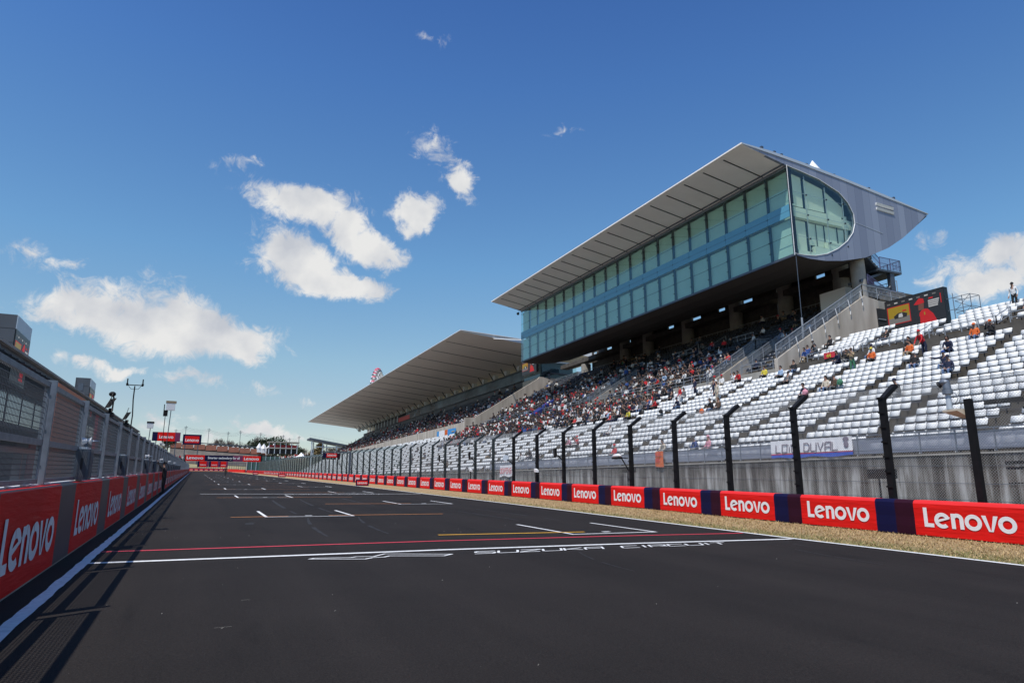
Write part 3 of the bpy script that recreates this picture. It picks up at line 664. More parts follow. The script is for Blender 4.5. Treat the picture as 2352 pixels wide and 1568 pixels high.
def catch_fence():
    root = empty('catch_fence', (18.9, 60, G(60)+.9), 'tall debris fence of dark posts and chain link with bent tops, behind the red barrier', 'fence'); L = Vector(root.location)
    P = 3.45; zb = .9; zk = 3.72; tip = (.62, .42)
    def post(mats, w):
        mb = MB(); mb.box(-.08, .08, -w/2, w/2, .3, zk, mats)
        mb.hexa([(-.08, -w/2, zk), (.08, -w/2, zk-.03), (.08, w/2, zk-.03), (-.08, w/2, zk), (tip[0]-.06, -w/2, zk+tip[1]+.06), (tip[0]+.05, -w/2, zk+tip[1]-.04), (tip[0]+.05, w/2, zk+tip[1]-.04), (tip[0]-.06, w/2, zk+tip[1]+.06)], mats)
        for z in np.arange(1.2, zk, .42): mb.box(-.11, -.08, -w/2-.02, w/2+.02, z, z+.05, mats)
        return mb.mesh('post')
    pa = post('black_steel', .16); pb = post('grey_post', .15)
    L1 = zk-zb; L2 = math.hypot(*tip); LT = L1+L2; sl = .029
    def f(t, y):
        if t <= L1: return Vector((0, y, zb+t+sl*y))
        s_ = (t-L1)/L2; return Vector((tip[0]*s_, y, zk+tip[1]*s_+sl*y))
    def net(cell, r, m):
        mb = MB(); k = mb.mi(m)
        def wire(a, b):
            d = (b-a).normalized(); u = Vector((1, 0, 0)); s1 = d.cross(u).normalized(); i = len(mb.v)
            for e in (a, b):
                for an in (0, 2.094, 4.189): mb.v.append(tuple(e+s1*(r*math.cos(an))+u*(r*math.sin(an))))
            for t in range(3): mb.f.append((i+t, i+(t+1) % 3, i+3+(t+1) % 3, i+3+t)); mb.m.append(k)
        n = int((LT+P)/cell)
        for i in range(-int(LT/cell)-1, int(P/cell)+1):
            c = i*cell
            for sg in (1, -1):
                # line y = c + t (sg=1) or mirrored
                t0 = max(0, -c); t1 = min(LT, P-c)
                if t1-t0 < .02: continue
                cuts = [t0]+([L1] if t0 < L1 < t1 else [])+[t1]
                for a, b in zip(cuts[:-1], cuts[1:]):
                    ya, yb = c+a, c+b
                    if sg < 0: ya, yb = P-ya, P-yb
                    wire(f(a, ya), f(b, yb))
        return mb.mesh('mesh_panel')
    near = net(.075, .003, 'wire'); mid = net(.11, .0040, 'wire'); far = net(.2, .0065, 'wire_green')
    cb = MB()
    for t in (.03, .45, .9, 1.35, 1.8, 2.25, 2.7, L1+L2-.03):
        a = f(t, 0); b = f(t, P); cb.bar(a+Vector((-.02, 0, 0)), b+Vector((-.02, 0, 0)), .014, 'galv_dark', n=3)
    cb = cb.mesh('cable')
    for k in range(-3, 66):
        y = 13.6+P*k if k > 0 else 13.55+3.3*k; y2 = 13.6+P*(k+1)
        x = XR(y)+.72 if y < 60 else 18.98; off = Vector((x, y, G(y)))-L
        (obj('post', pa if k < 9 else pb, root, off) if k >= 0 else None)
        o = obj('mesh_panel', near if k < 6 else (mid if k < 16 else far), root, off+Vector((.10, 0, 0)))
        x2 = XR(y2)+.72 if y2 < 60 else 18.98; o.rotation_euler.z = -math.atan2(x2-x, P)
        c = obj('cable', cb, root, off+Vector((.10, 0, 0))); c.rotation_euler.z = o.rotation_euler.z
catch_fence()
# ------------------------------------------------------------------ grandstands
ZO = lambda y: .01*(y-22)
PERIOD = 4.85
LOWX = lambda k: 27.2+.822*(k-1)
LOWT = lambda k: 3.30+.415*(k-1)
UPX = lambda j: 42.4+.82*j
UPT = lambda j: 10.92+.49*j
WUPT = lambda j: 10.92+.40*j
FARX = lambda j: 41.9+.82*j
FART = lambda j: 12.2+.52*j
def sprism(mb, prof, y0, y1, m, side=None):     # prism along y that follows the stand's slight climb
    o = MB(); o.prism(prof, y0, y1, m, side=side); o.v = [(x, y, z+ZO(y)) for x, y, z in o.v]; mb.add(o)
def sbox(mb, x0, x1, y0, y1, z0, z1, m):
    o = MB(); o.box(x0, x1, y0, y1, z0, z1, m); o.v = [(x, y, z+ZO(y)) for x, y, z in o.v]; mb.add(o)
def steps_profile(fx, ft, n0, n1, base):
    P = [(fx(n0)-.37, base), (fx(n0)-.37, ft(n0))]
    for k in range(n0, n1):
        P += [(fx(k)+.45, ft(k)), (fx(k)+.45, ft(k+1))]
    P += [(fx(n1)+.45, ft(n1)), (fx(n1)+.45, base)]
    return P
def seat_template(hi):
    O = [(-.215, 0), (.215, 0), (.232, .02), (.232, .225), (.205, .262), (-.205, .262), (-.232, .225), (-.232, .02)]
    V = []; F = []; MI = []
    lean = .42
    for dx in (0, .035): V += [(dx+z*lean, y, z) for y, z in O]
    F += [(0, 7, 2, 1), (7, 6, 3, 2), (6, 5, 4, 3)]; MI += [0]*3
    if hi: F += [(i, (i+1) % 8, 8+(i+1) % 8, 8+i) for i in range(8)]; MI += [0]*8
    else: F += [(3, 11, 12, 4), (4, 12, 13, 5), (5, 13, 14, 6)]; MI += [0]*3
    b = len(V); V += [(.036+z*lean, y*.97, z*.97) for y, z in O]+[(.12+z*lean*.6, y*.95, z*.9-.03) for y, z in O]
    F += [(b+i, b+(i+1) % 8, b+8+(i+1) % 8, b+8+i) for i in range(8)]+[(b+8, b+9, b+10, b+15), (b+15, b+10, b+11, b+14), (b+14, b+11, b+12, b+13)]; MI += [1]*11
    if hi:                                   # bracket knob on the beam
        b = len(V); V += [(x, y, z) for z in (-.10, -.045) for x, y in ((-.035, .215), (.03, .215), (.03, .275), (-.035, .275))]
        F += [(b, b+3, b+2, b+1), (b+4, b+5, b+6, b+7), (b, b+1, b+5, b+4), (b+1, b+2, b+6, b+5), (b+2, b+3, b+7, b+6), (b+3, b, b+4, b+7)]; MI += [2]*6
    return np.array(V, dtype=np.float32), np.array(F), np.array(MI)
HI = seat_template(True); LO = seat_template(False)
def seats_mesh(name, spots, mats, tpl):
    V, F, MI = tpl; n = len(spots); sp = np.array(spots, dtype=np.float32)
    rng = np.random.RandomState(5); til = rng.randn(n)*.012
    VV = np.repeat(V[None], n, 0).copy(); VV[:, :, 0] += VV[:, :, 2]*til[:, None]*3
    VV += sp[:, None, :]
    FF = (F[None]+(np.arange(n)*len(V))[:, None, None]).reshape(-1, 4)
    return big_mesh(name, VV.reshape(-1, 3), FF, np.tile(MI, n), mats)
def seat_rows(fx, ft, rows, y0, y1, phase, skip=None):
    spots = []; beams = []
    k0 = int(math.floor((y0-phase)/PERIOD))-1; k1 = int((y1-phase)/PERIOD)+1
    for r in rows:
        for k in range(k0, k1+1):
            a = phase+PERIOD*k; ys = [a+.25+.505*i for i in range(8)]
            ys = [y for y in ys if y0 < y-.25 and y+.25 < y1 and not (skip and skip(r, y))]
            if not ys: continue
            for y in ys: spots.append((fx(r), y, ft(r)+.37+ZO(y)))
            beams.append((fx(r), ys[0]-.26, ys[-1]+.26, ft(r)))
    return spots, beams
def beams_mb(beams):
    mb = MB()
    for x, a, b, t in beams:
        sbox(mb, x-.02, x+.05, a, b, t+.275, t+.325, 'seat_bar')
        for y in (a+.2, (a+b)/2, b-.2):
            if b-a > 1: sbox(mb, x+.06, x+.10, y-.02, y+.02, t+.02, t+.29, 'dark_gap')
    return mb
def railing(mb, pts, h=1.0, m='rail_grey', pick=.0, post=1.6, w=.045, mids=(.5,)):
    for a, b in zip(pts[:-1], pts[1:]):
        a = Vector(a); b = Vector(b); n = max(1, int(round((b-a).length/post)))
        mb.bar(a+Vector((0, 0, h)), b+Vector((0, 0, h)), w, m)
        for q in mids: mb.bar(a+Vector((0, 0, h*q)), b+Vector((0, 0, h*q)), w*.7, m)
        for i in range(n+1): p = a.lerp(b, i/n); mb.bar(p, p+Vector((0, 0, h)), w, m)
        if pick:
            n = int((b-a).length/pick)
            for i in range(n+1): p = a.lerp(b, i/n); mb.bar(p+Vector((0, 0, .08)), p+Vector((0, 0, h)), w*.45, m)
WALLTOP = lambda y: 2.91+.01*(y-17)
def lower_stand():
    Y0, Y1 = -6, 236
    root = empty('lower_grandstand', (27, 110, 2.5), 'open lower stand of white folding seats on stained concrete steps', 'grandstand'); L = Vector(root.location)
    def B(mb, name, par=root):
        mb.v = [tuple(Vector(v)-L) for v in mb.v]; return mb.build(name, par)
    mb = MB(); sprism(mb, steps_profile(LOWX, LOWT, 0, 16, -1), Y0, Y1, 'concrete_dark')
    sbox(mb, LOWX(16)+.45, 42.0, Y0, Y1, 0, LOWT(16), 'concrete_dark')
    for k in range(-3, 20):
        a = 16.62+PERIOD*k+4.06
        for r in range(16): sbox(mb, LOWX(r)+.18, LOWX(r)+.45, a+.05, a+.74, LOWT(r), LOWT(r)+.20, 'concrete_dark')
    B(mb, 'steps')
    mb = MB(); sbox(mb, 25.5, 25.8, Y0, Y1, -3.0, 2.86, 'stained_wall'); sbox(mb, 25.8, LOWX(0)-.37, Y0, Y1, 1.4, 2.42, 'concrete_dark')
    B(mb, 'front_wall')
    mb = MB(); sbox(mb, 25.46, 25.84, Y0, Y1, 2.862, 2.92, 'concrete'); B(mb, 'coping')
    sp, bm = seat_rows(LOWX, LOWT, range(0, 17), 9, 234, 16.62)
    us, ub = seat_rows(UPX, WUPT, range(0, 6), 18, 38.8, 23.46-PERIOD, skip=lambda r, y: (r == 4 and 28 < y < 33.2) or (r == 5 and y < 33.2))
    allsp = sp+us
    near = sorted(allsp, key=lambda s: (s[0]**2+s[1]**2) + (900 if s[1]/s[0] < .5 else 0))
    seen = [s for s in near if s[1]/s[0] > .535][:100]; ss = set(seen); rest = [s for s in allsp if s not in ss]
    one = seats_mesh('seat', [(0, 0, 0)], ['seat_white', 'seat_back', 'white_metal'], HI)
    for s in seen: obj('seat', one, root, Vector(s)-L)
    hi = [s for s in rest if s[1] < 75]; lo = [s for s in rest if s[1] >= 75]
    o = obj('seats', seats_mesh('seats', [tuple(Vector(s)-L) for s in hi], ['seat_white', 'seat_back', 'white_metal'], HI), root); o['kind'] = 'stuff'
    o = obj('distant_seats', seats_mesh('seats', [tuple(Vector(s)-L) for s in lo], ['seat_white', 'seat_back', 'white_metal'], LO), root); o['kind'] = 'stuff'
    B(beams_mb([b for b in bm+ub if b[1] < 75]), 'seat_beams')
    # upper rows of the open part (this side of the tall concrete wing wall)
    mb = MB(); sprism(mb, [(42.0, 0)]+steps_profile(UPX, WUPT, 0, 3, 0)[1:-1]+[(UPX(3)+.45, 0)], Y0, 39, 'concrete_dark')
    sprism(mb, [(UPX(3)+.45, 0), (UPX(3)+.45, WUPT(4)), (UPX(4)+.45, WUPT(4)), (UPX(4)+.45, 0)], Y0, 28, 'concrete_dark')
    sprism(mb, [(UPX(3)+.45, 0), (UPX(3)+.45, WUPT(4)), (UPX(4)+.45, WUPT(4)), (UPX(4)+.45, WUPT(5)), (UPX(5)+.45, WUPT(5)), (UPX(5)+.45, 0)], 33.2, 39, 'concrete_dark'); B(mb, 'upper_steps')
    mb = MB(); sbox(mb, 41.75, 42.0, Y0, 39, LOWT(16), UPT(0)-.0, 'concrete_dark'); B(mb, 'walkway_wall')
    # front rail with glass panels
    mb = MB(); gl = MB(); y = 8.0; ymax = 60
    while y < ymax:
        t = WALLTOP(y); t2 = WALLTOP(y+1.4)
        mb.bar((25.62, y, t), (25.62, y, t+.82), .045, 'galv'); mb.bar((25.62, y+.07, t), (25.62, y+.07, t+.72), .02, 'white_metal')
        mb.bar((25.62, y, t+.82), (25.62, y+1.4, t2+.82), .04, 'galv'); mb.bar((25.62, y, t+.70), (25.62, y+1.4, t2+.70), .05, 'galv'); mb.bar((25.62, y, t+.06), (25.62, y+1.4, t2+.06), .03, 'black_steel')
        gl.hexa([(25.605, y+.03, t+.07), (25.62, y+.03, t+.07), (25.62, y+1.37, t2+.07), (25.605, y+1.37, t2+.07), (25.605, y+.03, t+.68), (25.62, y+.03, t+.68), (25.62, y+1.37, t2+.68), (25.605, y+1.37, t2+.68)], 'rail_glass')
        y += 1.4
    B(mb, 'front_rail'); B(gl, 'rail_glass')
    mb = MB()
    for i in range(64): 
        y = 60+2.5*i; t = WALLTOP(y); mb.bar((25.62, y, t), (25.62, y, t+.5), .05, 'rail_grey'); mb.bar((25.62, y, t+.5), (25.62, y+2.5, t+.525), .05, 'rail_grey')
    B(mb, 'low_rail')
    # walkway rails : in front of the upper rows
    mb = MB(); e = 23.46-PERIOD*3
    for k in range(0, 9):
        a = e+PERIOD*k; b = a+4.1
        if a > 38: break
        b = min(b, 38.8)
        P = [(41.85, a, UPT(0)-.35+ZO(a)), (41.85, b, UPT(0)-.35+ZO(b))]
        railing(mb, P, .95, 'rail_grey', post=1.05, mids=(.35, .68))
        railing(mb, [(41.85, a, UPT(0)-.35+ZO(a)), (43.4, a, WUPT(1)+ZO(a))], .9, 'rail_grey', post=1.5)
    B(mb, 'walkway_rail')
    return root
lower_stand()
def wing_wall(y, prof, zr, label, pick=.16, top=None, name='wing_wall', t=.35, group=None):
    root = empty(name, (prof[0][0], y, prof[0][1]), label, 'wall', group); L = Vector(root.location)
    mb = MB(); mb.prism(prof, y, y+t, 'streaked_wall'); mb.v = [tuple(Vector(v)-L) for v in mb.v]; mb.build('concrete_wall', root)
    mb = MB(); railing(mb, [(a, y+.1, b) for a, b in zr], 1.05, 'rail_grey', pick=pick, post=1.8, w=.06); mb.v = [tuple(Vector(v)-L) for v in mb.v]; mb.build('handrail', root)
    return root, L
def upper_stand():
    root = empty('upper_grandstand', (48, 74, 11), 'shaded upper stand of dark seats beneath the raised glass building', 'grandstand'); L = Vector(root.location)
    def B(mb, name):
        mb.v = [tuple(Vector(v)-L) for v in mb.v]; return mb.build(name, root)
    Y0, Y1 = 39.35, 104.6
    vom = lambda y: 44.6 < y < 48.0 or 67.6 < y < 71.0
    # segments without / with a stair passage cut in
    segs = [(Y0, 44.6, 0), (44.6, 48.0, 1), (48.35, 67.6, 0), (67.6, 71.0, 1), (71.35, Y1, 0)]
    mb = MB()
    for a, b, cut in segs:
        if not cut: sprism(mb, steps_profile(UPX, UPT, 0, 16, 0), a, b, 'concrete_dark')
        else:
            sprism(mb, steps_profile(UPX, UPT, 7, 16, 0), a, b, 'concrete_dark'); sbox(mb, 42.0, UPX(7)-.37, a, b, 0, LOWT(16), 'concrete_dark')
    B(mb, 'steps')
    mb = MB()
    for a, b, cut in segs:
        if not cut: sbox(mb, 41.75, 42.03, a, b, LOWT(16), UPT(0), 'concrete')
    B(mb, 'walkway_wall')
    sp, bm = seat_rows(UPX, UPT, range(0, 17), Y0, Y1, 23.46, skip=lambda r, y: (44.3 < y < 48.7 or 67.3 < y < 71.7) and r < 7)
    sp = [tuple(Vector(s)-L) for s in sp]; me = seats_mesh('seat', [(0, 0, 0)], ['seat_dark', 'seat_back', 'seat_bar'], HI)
    sp.sort(key=lambda s: s[1]+abs(s[0])*.2)
    for s in sp[:100]: obj('seat', me, root, s)
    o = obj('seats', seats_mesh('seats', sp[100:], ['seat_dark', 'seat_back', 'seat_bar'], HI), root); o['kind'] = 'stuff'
    mb = MB()
    for a, b, cut in segs:
        if not cut: railing(mb, [(41.9, a+.2, UPT(0)-.1+ZO(a)), (41.9, b-.2, UPT(0)-.1+ZO(b))], .9, 'rail_grey', post=1.2, mids=(.35, .68))
    for j in (6, 11):
        y = 52
        while y < 100: railing(mb, [(UPX(j)-.3, y, UPT(j)+ZO(y)), (UPX(j)-.3, y+3.6, UPT(j)+ZO(y))], .85, 'rail_grey', post=1.2); y += PERIOD*2
    for y in (58.2, 62.9, 82.5, 87.3, 92.1): railing(mb, [(42.2, y, UPT(0)+ZO(y)), (UPX(13), y, UPT(13)+ZO(y))], .9, 'rail_grey', post=2.2, mids=())
    B(mb, 'handrail')
    # concourse behind and above
    mb = MB(); sbox(mb, UPX(16)+.45, 62.5, Y0, Y1, 18.2, UPT(16)+.05, 'concrete_dark'); B(mb, 'concourse_floor')
    mb = MB(); railing(mb, [(56.2, Y0, UPT(16)+.1+ZO(Y0)), (56.2, Y1, UPT(16)+.1+ZO(Y1))], 1.0, 'rail_grey', post=2.0, pick=.5); B(mb, 'concourse_rail')
    mb = MB(); y = 43.6; i = 0
    ys = [46.2, 53.5, 61.2, 70.2, 79.0, 84.9, 96.5]
    for y in ys: mb = MB(); mb.cone((57.6, y, 0), .8, .8, 18.7, 24.6 if y < 93 else 22, 'concrete', 20); B(mb, 'column')
    mb = MB(); mb.box(56.9, 58.3, 43.8, 104, 22.3, 22.95, 'concrete_dark')
    B(mb, 'beams')
    # rear wall with small openings through which the sky shows
    mb = MB(); y = 44.0; rng = random.Random(4)
    holes = []
    X0 = 58.6
    while y < 96:
        w = 1.5 if rng.random() < .55 else 2.2
        holes.append((y, y+rng.uniform(1.2, 2.0))); y += rng.uniform(4.2, 6.0)
    yy = 43.5
    for a, b in holes+[(96.2, 96.2)]:
        mb.box(X0, X0+.25, yy, a, 18.5, 25.2, 'concrete_dark')
        if b > a:
            lowopen = rng.random() < .4
            mb.box(X0, X0+.25, a, b, 18.5, 20.7 if lowopen else 22.0, 'concrete_dark'); mb.box(X0, X0+.25, a, b, 22.3, 23.35, 'concrete_dark'); mb.box(X0, X0+.25, a, b, 24.0, 25.2, 'concrete_dark')
            if not lowopen: mb.box(X0+.002, X0+.24, a, b, 22.0, 22.3, 'concrete_dark')
        yy = b
    B(mb, 'rear_wall')
upper_stand()
# wing wall that closes the shaded stand at its near end
def near_wing():
    prof = [(40.6, 0), (56.2, 0), (56.2, 17.4), (52.9, 17.4), (52.9, 17.75), (51.3, 17.95), (42.4, 12.68), (40.6, 11.55)]
    root, L = wing_wall(39.0, prof, [(40.6, 11.65), (51.2, 17.95), (56.7, 17.72)], 'big sloping concrete wing wall with a picket handrail between white and shaded seats')
    mb = MB(); mb.box(52.9, 56.6, 38.98, 39.3, 17.0, 17.7, 'concrete'); mb.box(56.25, 56.65, 39.3, 42, 15.9, 18.6, 'concrete'); mb.box(52.6, 56.3, 38.985, 38.995, 9, 16.98, 'dark_gap')  # thin dark plate paints the shade of the open void below the parapet
    for i in range(7): z = 10.3+.95*i; mb.box(52.7, 55.8, 38.93, 38.97, z, z+.07, 'rail_grey')
    for i in range(6):
        x = 42.6+1.6*i; z = 12.65+(x-42.4)*.59
        mb.path([(x, 38.86, z+.75), (x+.1, 38.82, z+.1), (x+.25, 38.9, z-.2), (x+.2, 38.9, z-.5)], .045, 'white_metal')
    mb.v = [tuple(Vector(v)-L) for v in mb.v]; mb.build('parapet', root)
    mb = MB(); mb.cone((52.7, 40.45, 0), .62, .62, 15.5, 22.1, 'concrete', 24); mb.v = [tuple(Vector(v)-L) for v in mb.v]; mb.build('column', root)
near_wing()
for (y, g) in ((48.0, 'nearer'), (71.0, 'farther')):
    a = LOWT(16)+ZO(y)
    r_, L_ = wing_wall(y, [(41.2, a), (48.3, a), (48.3, 14.6+ZO(y)), (47.4, 14.3+ZO(y)), (41.4, 10.6+ZO(y)), (41.2, 10.5+ZO(y))], [(41.3, 10.5+ZO(y)), (47.4, 14.3+ZO(y)), (49.5, 14.5+ZO(y))],
              'concrete stairway wall with picket rail rising through the shaded seats, the %s of the two' % g, pick=.15, name='stair_wall', t=.3, group='stair walls cut into the shaded seats')
    mb = MB(); railing(mb, [(41.2, y-3.2, a+.9), (47.5, y-3.2, 14.3+ZO(y))], 1.0, 'rail_grey', pick=.15, w=.05); mb.v = [tuple(Vector(v)-L_) for v in mb.v]; mb.build('handrail', r_)

# ------------------------------------------------------------------ the raised glass building
def glass_building():
    YA, YB = 39.4, 92.9
    root = empty('glass_building', (50, 66, 20.7), 'long raised glass building with a pointed grey end wall and pale roof overhang', 'building'); L = Vector(root.location)
    def B(mb, name, par=root, smooth=False):
        mb.v = [tuple(Vector(v)-L) for v in mb.v]; return mb.build(name, par)
    top = [(39.05, 29.86), (42.15, 29.70), (45.71, 29.42), (50.6, 28.95), (56.12, 28.30), (61.94, 27.50)]
    bel = [(59.9, 25.85), (57.96, 24.45), (55.73, 23.12), (52.54, 21.72), (49.59, 21.0), (47.53, 20.70), (45.61, 20.62), (43.98, 20.74)]
    win = [(43.98, 20.86), (44.99, 20.86), (46.3, 20.98), (47.74, 21.36), (49.16, 22.05), (50.41, 22.93), (51.25, 23.85), (51.62, 24.75), (51.6, 25.66), (51.06, 26.63), (50.03, 27.45), (47.68, 28.25), (45.62, 28.58), (43.95, 28.80)]
    outer = top+bel+win+[(39.05, 29.72)]
    for y0, y1 in ((YA, YA+.25), (YB-.25, YB)):
        mb = MB(); mb.prism(outer, y0, y1, 'end_panels'); B(mb, 'end_wall')
    # frame lip of the window, proud of the wall
    mb = MB(); P = [(a, YA-.02, b) for a, b in win]; mb.path(P, .06, 'white_metal', 6); B(mb, 'window_frame')
    # louvres
    mb = MB()
    for z in (26.55, 27.0):
        mb.hexa([(54.7, YA-.06, z+.1), (57.0, YA-.06, z), (57.0, YA-.005, z), (54.7, YA-.005, z+.1), (54.7, YA-.14, z+.33), (57.0, YA-.14, z+.23), (57.0, YA-.005, z+.23), (54.7, YA-.005, z+.33)], 'white_metal')
        mb.box(54.75, 56.95, YA-.03, YA-.004, z+.26, z+.36, 'dark_gap')
    B(mb, 'louvre')
    mb = MB(); mb.bar((51.7, YA-.01, 24.9), (55.2, YA-.01, 24.4), .03, 'pale_metal'); B(mb, 'cover_strip')
    # roof skin: closed shell with thickness
    T = [(39.0, 29.80)]+[(a, b+.05) for a, b in top[1:]]+[(62.05, 27.47)]+[(a, b-.2) for a, b in top[::-1][1:-1]]+[(39.0, 29.70)]
    mb = MB(); mb.prism(T, YA-.06, YB+.06, 'pale_metal', side='pale_metal'); B(mb, 'roof')
    mb = MB()
    for a in (41.2, 42.6, 43.4, 46.3, 49.6, 54.0, 57.3): mb = MB(); mb.box(a, a+.22, YA-.02, YA+.2, 29.2-(a-46)*.1+.1, 29.2-(a-46)*.1+.34, 'galv_dark'); B(mb, 'roof_anchor')
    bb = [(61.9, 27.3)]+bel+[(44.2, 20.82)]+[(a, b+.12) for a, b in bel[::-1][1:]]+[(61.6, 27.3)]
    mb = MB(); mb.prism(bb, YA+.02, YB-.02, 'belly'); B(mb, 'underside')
    mb = MB(); mb.box(43.93, 44.06, YA, YB, 20.66, 20.86, 'galv_dark'); mb.box(43.93, 44.1, YA, YB, 28.6, 28.85, 'galv'); B(mb, 'sill')
    # soffit of the overhang in bays with dark joints
    n = 20; bay = (YB-YA)/n; mb = MB()
    mb.hexa([(39.1, YA+.02, 29.66), (44.05, YA+.02, 28.83), (44.05, YB-.02, 28.83), (39.1, YB-.02, 29.66), (39.1, YA+.02, 29.69), (44.05, YA+.02, 28.9), (44.05, YB-.02, 28.9), (39.1, YB-.02, 29.69)], 'roof_soffit'); B(mb, 'soffit')
    mb = MB()
    for i in range(1, n):
        y = YA+bay*i; mb.bar((39.45, y, 29.575), (43.85, y, 28.845), .07, 'dark_gap'); mb.bar((39.2, y+.09, 29.61), (43.9, y+.09, 28.83), .02, 'white_metal')
    mb.bar((43.6, YA, 28.86), (43.6, YB, 28.86), .10, 'galv_dark'); B(mb, 'soffit_joint')
    mb = MB(); mb.bar((39.02, YA-.05, 29.75), (39.02, YB+.05, 29.75), .14, 'roof_soffit', h=.12); B(mb, 'roof_edge')
    # floors and inner walls
    mb = MB(); mb.box(44.5, 56.4, YA+.5, YB-.5, 24.3, 25.2, 'blind_pale'); mb.box(44.5, 48.6, YA+.5, YB-.5, 20.95, 21.02, 'blind_pale'); mb.box(56.5, 56.7, YA+.3, YB-.3, 24, 28, 'blind'); B(mb, 'inner_floor')
    # 20 bays of facade
    bm = MB(); gm_lo = MB(); gm_hi = MB(); sm = MB(); mm = MB(); jm = MB(); rng = random.Random(2)
    for i in range(n):
        a = YA+bay*i; b = a+bay
        o = MB(); o.box(43.985, 44.0, a+.015, b-.015, 20.88, 24.2, 'facade_glass'); o.box(43.985, 44.0, a+.015, b-.015, 25.36, 28.6, 'facade_glass'); B(o, 'glass_pane')
        sm.box(43.97, 44.02, a+.012, b-.012, 24.22, 24.76, 'spandrel'); sm.box(43.97, 44.02, a+.012, b-.012, 24.79, 25.34, 'spandrel')
        bm.box(44.34, 44.36, a+.14, b-.05, 20.95, 24.1, 'blind'); bm.box(44.34, 44.36, a+.14, b-.05, 25.35+rng.choice([0, 0, .0, .25]), 28.5, 'blind')
        for z0, z1 in ((20.88, 24.2), (25.36, 28.6)): mm = MB(); mm.box(44.05, 44.30, a-.05, a+.05, z0, z1, 'mullion'); B(mm, 'mullion')
        for z in (21.6, 22.6, 23.6, 24.77, 26.6, 27.8): jm.box(43.93, 44.02, a-.06, a+.06, z-.03, z+.03, 'mullion')
    for z in (22.6, 24.775, 26.6): jm.box(43.975, 44.01, YA, YB, z-.012, z+.012, 'mullion')
    B(sm, 'spandrel_band'); B(bm, 'blinds'); B(jm, 'glass_fixings')
    mb = MB(); mb.box(43.97, 44.2, YA+.0, YA+.16, 20.74, 28.84, 'mullion'); mb.box(43.9, 43.95, YA-.04, YA+.0, 20.7, 28.84, 'white_metal'); B(mb, 'corner_post')
    # end window glass and what is behind it
    mb = MB(); mb.prism(win, YA+.05, YA+.07, 'end_glass'); B(mb, 'end_glass')
    q = MB(); y = YA+.55
    q.prism([(44.75, 25.5), (46.05, 25.5), (46.05, 28.3), (44.75, 28.5)], y, y+.05, 'blind_pale'); q.prism([(46.35, 25.5), (48.6, 25.5), (48.6, 27.7), (46.35, 28.2)], y, y+.05, 'blind_pale')
    q.prism([(48.95, 25.4), (50.9, 25.4), (50.9, 26.4), (48.95, 27.5)], y, y+.05, 'blind_pale')
    q.box(44.6, 50.3, y-.3, y, 24.35, 25.25, 'blind_pale')
    q.prism([(44.95, 21.3), (46.1, 21.3), (46.1, 24.2), (44.95, 24.2)], y, y+.05, 'blind_pale'); q.box(46.45, 50.8, y+.05, y+.1, 22.2, 24.2, 'blind_pale'); q.box(51.0, 51.4, y+.05, y+.1, 23, 25.6, 'blind_pale')
    q.box(44.6, 46.6, y-.4, y+.0, 20.9, 21.35, 'blind_pale'); q.box(46.6, 48.2, y-.4, y, 21.0, 21.95, 'blind_pale'); q.box(48.2, 51.0, y-.4, y, 21.6, 22.6, 'blind_pale')
    B(q, 'inner_partition')
    q = MB(); q.box(46.12, 46.34, y, y+.3, 21.3, 28.2, 'mullion'); q.box(48.65, 48.9, y, y+.3, 25.3, 27.6, 'mullion'); q.box(47.3, 47.36, y-.03, y, 22, 24.2, 'mullion'); q.box(48.3, 48.36, y-.03, y+.03, 22.6, 24.2, 'mullion')
    q.box(49.9, 49.97, y-.03, y+.03, 22.6, 25.3, 'mullion'); q.box(47.3, 48.2, y-.03, y, 21.97, 22.03, 'mullion'); q.box(44.6, 51.6, y+.2, y+.3, 25.24, 25.42, 'mullion')
    for a in (45.95, 48.35, 50.45): q.bar((a, YA+.12, 20.95 if a < 48 else 21.6), (a, YA+.12, 28.45-(a-45)*.24), .05, 'pale_metal')
    for z in (22.6, 24.75, 26.6): q.bar((44.1, YA+.12, z), (51.3 if z > 24 else 49.9, YA+.12, z-.15), .025, 'pale_metal')
    for a in (45.95, 48.35, 50.45):
        for z in (21.4, 22.5, 24.65, 26.5): 
            if not (a > 50 and (z < 22 or z > 27)): q.ball((a, YA+.0, z-.05), .09, .06, .09, 'mullion', 8, 5)
    B(q, 'inner_frame')
    # downpipe from the corner to the seats
    mb = MB(); mb.bar((44.0, YA-.05, 20.6), (44.0, YA-.05, 15.3), .055, 'galv_dark', n=8); mb.bar((44.0, YA-.05, 15.3), (44.0, YA-.05, 11.6), .16, 'rail_grey', n=8); B(mb, 'downpipe')
    mb = MB(); mb.cone((54.4, 45.5, 0), .55, .6, 28.4, 33.2, 'galv_dark', 12); B(mb, 'vent_stack')
    mb = MB(); mb.cone((54.4, 45.5, 0), .68, .04, 33.2, 34.3, 'white_metal', 12); B(mb, 'vent_cap')
    mb = MB(); mb.ball((43.6, YB+.3, 28.4), .22, .22, .22, 'black_steel'); mb.bar((43.7, YB+.1, 28.7), (43.6, YB+.3, 28.4), .06, 'black_steel'); B(mb, 'security_camera')
    mb = MB(); mb.bar((44.1, 104, 26.7), (44.95, 92.7, 24.2), .16, 'white_metal'); B(mb, 'link_pole')
glass_building()
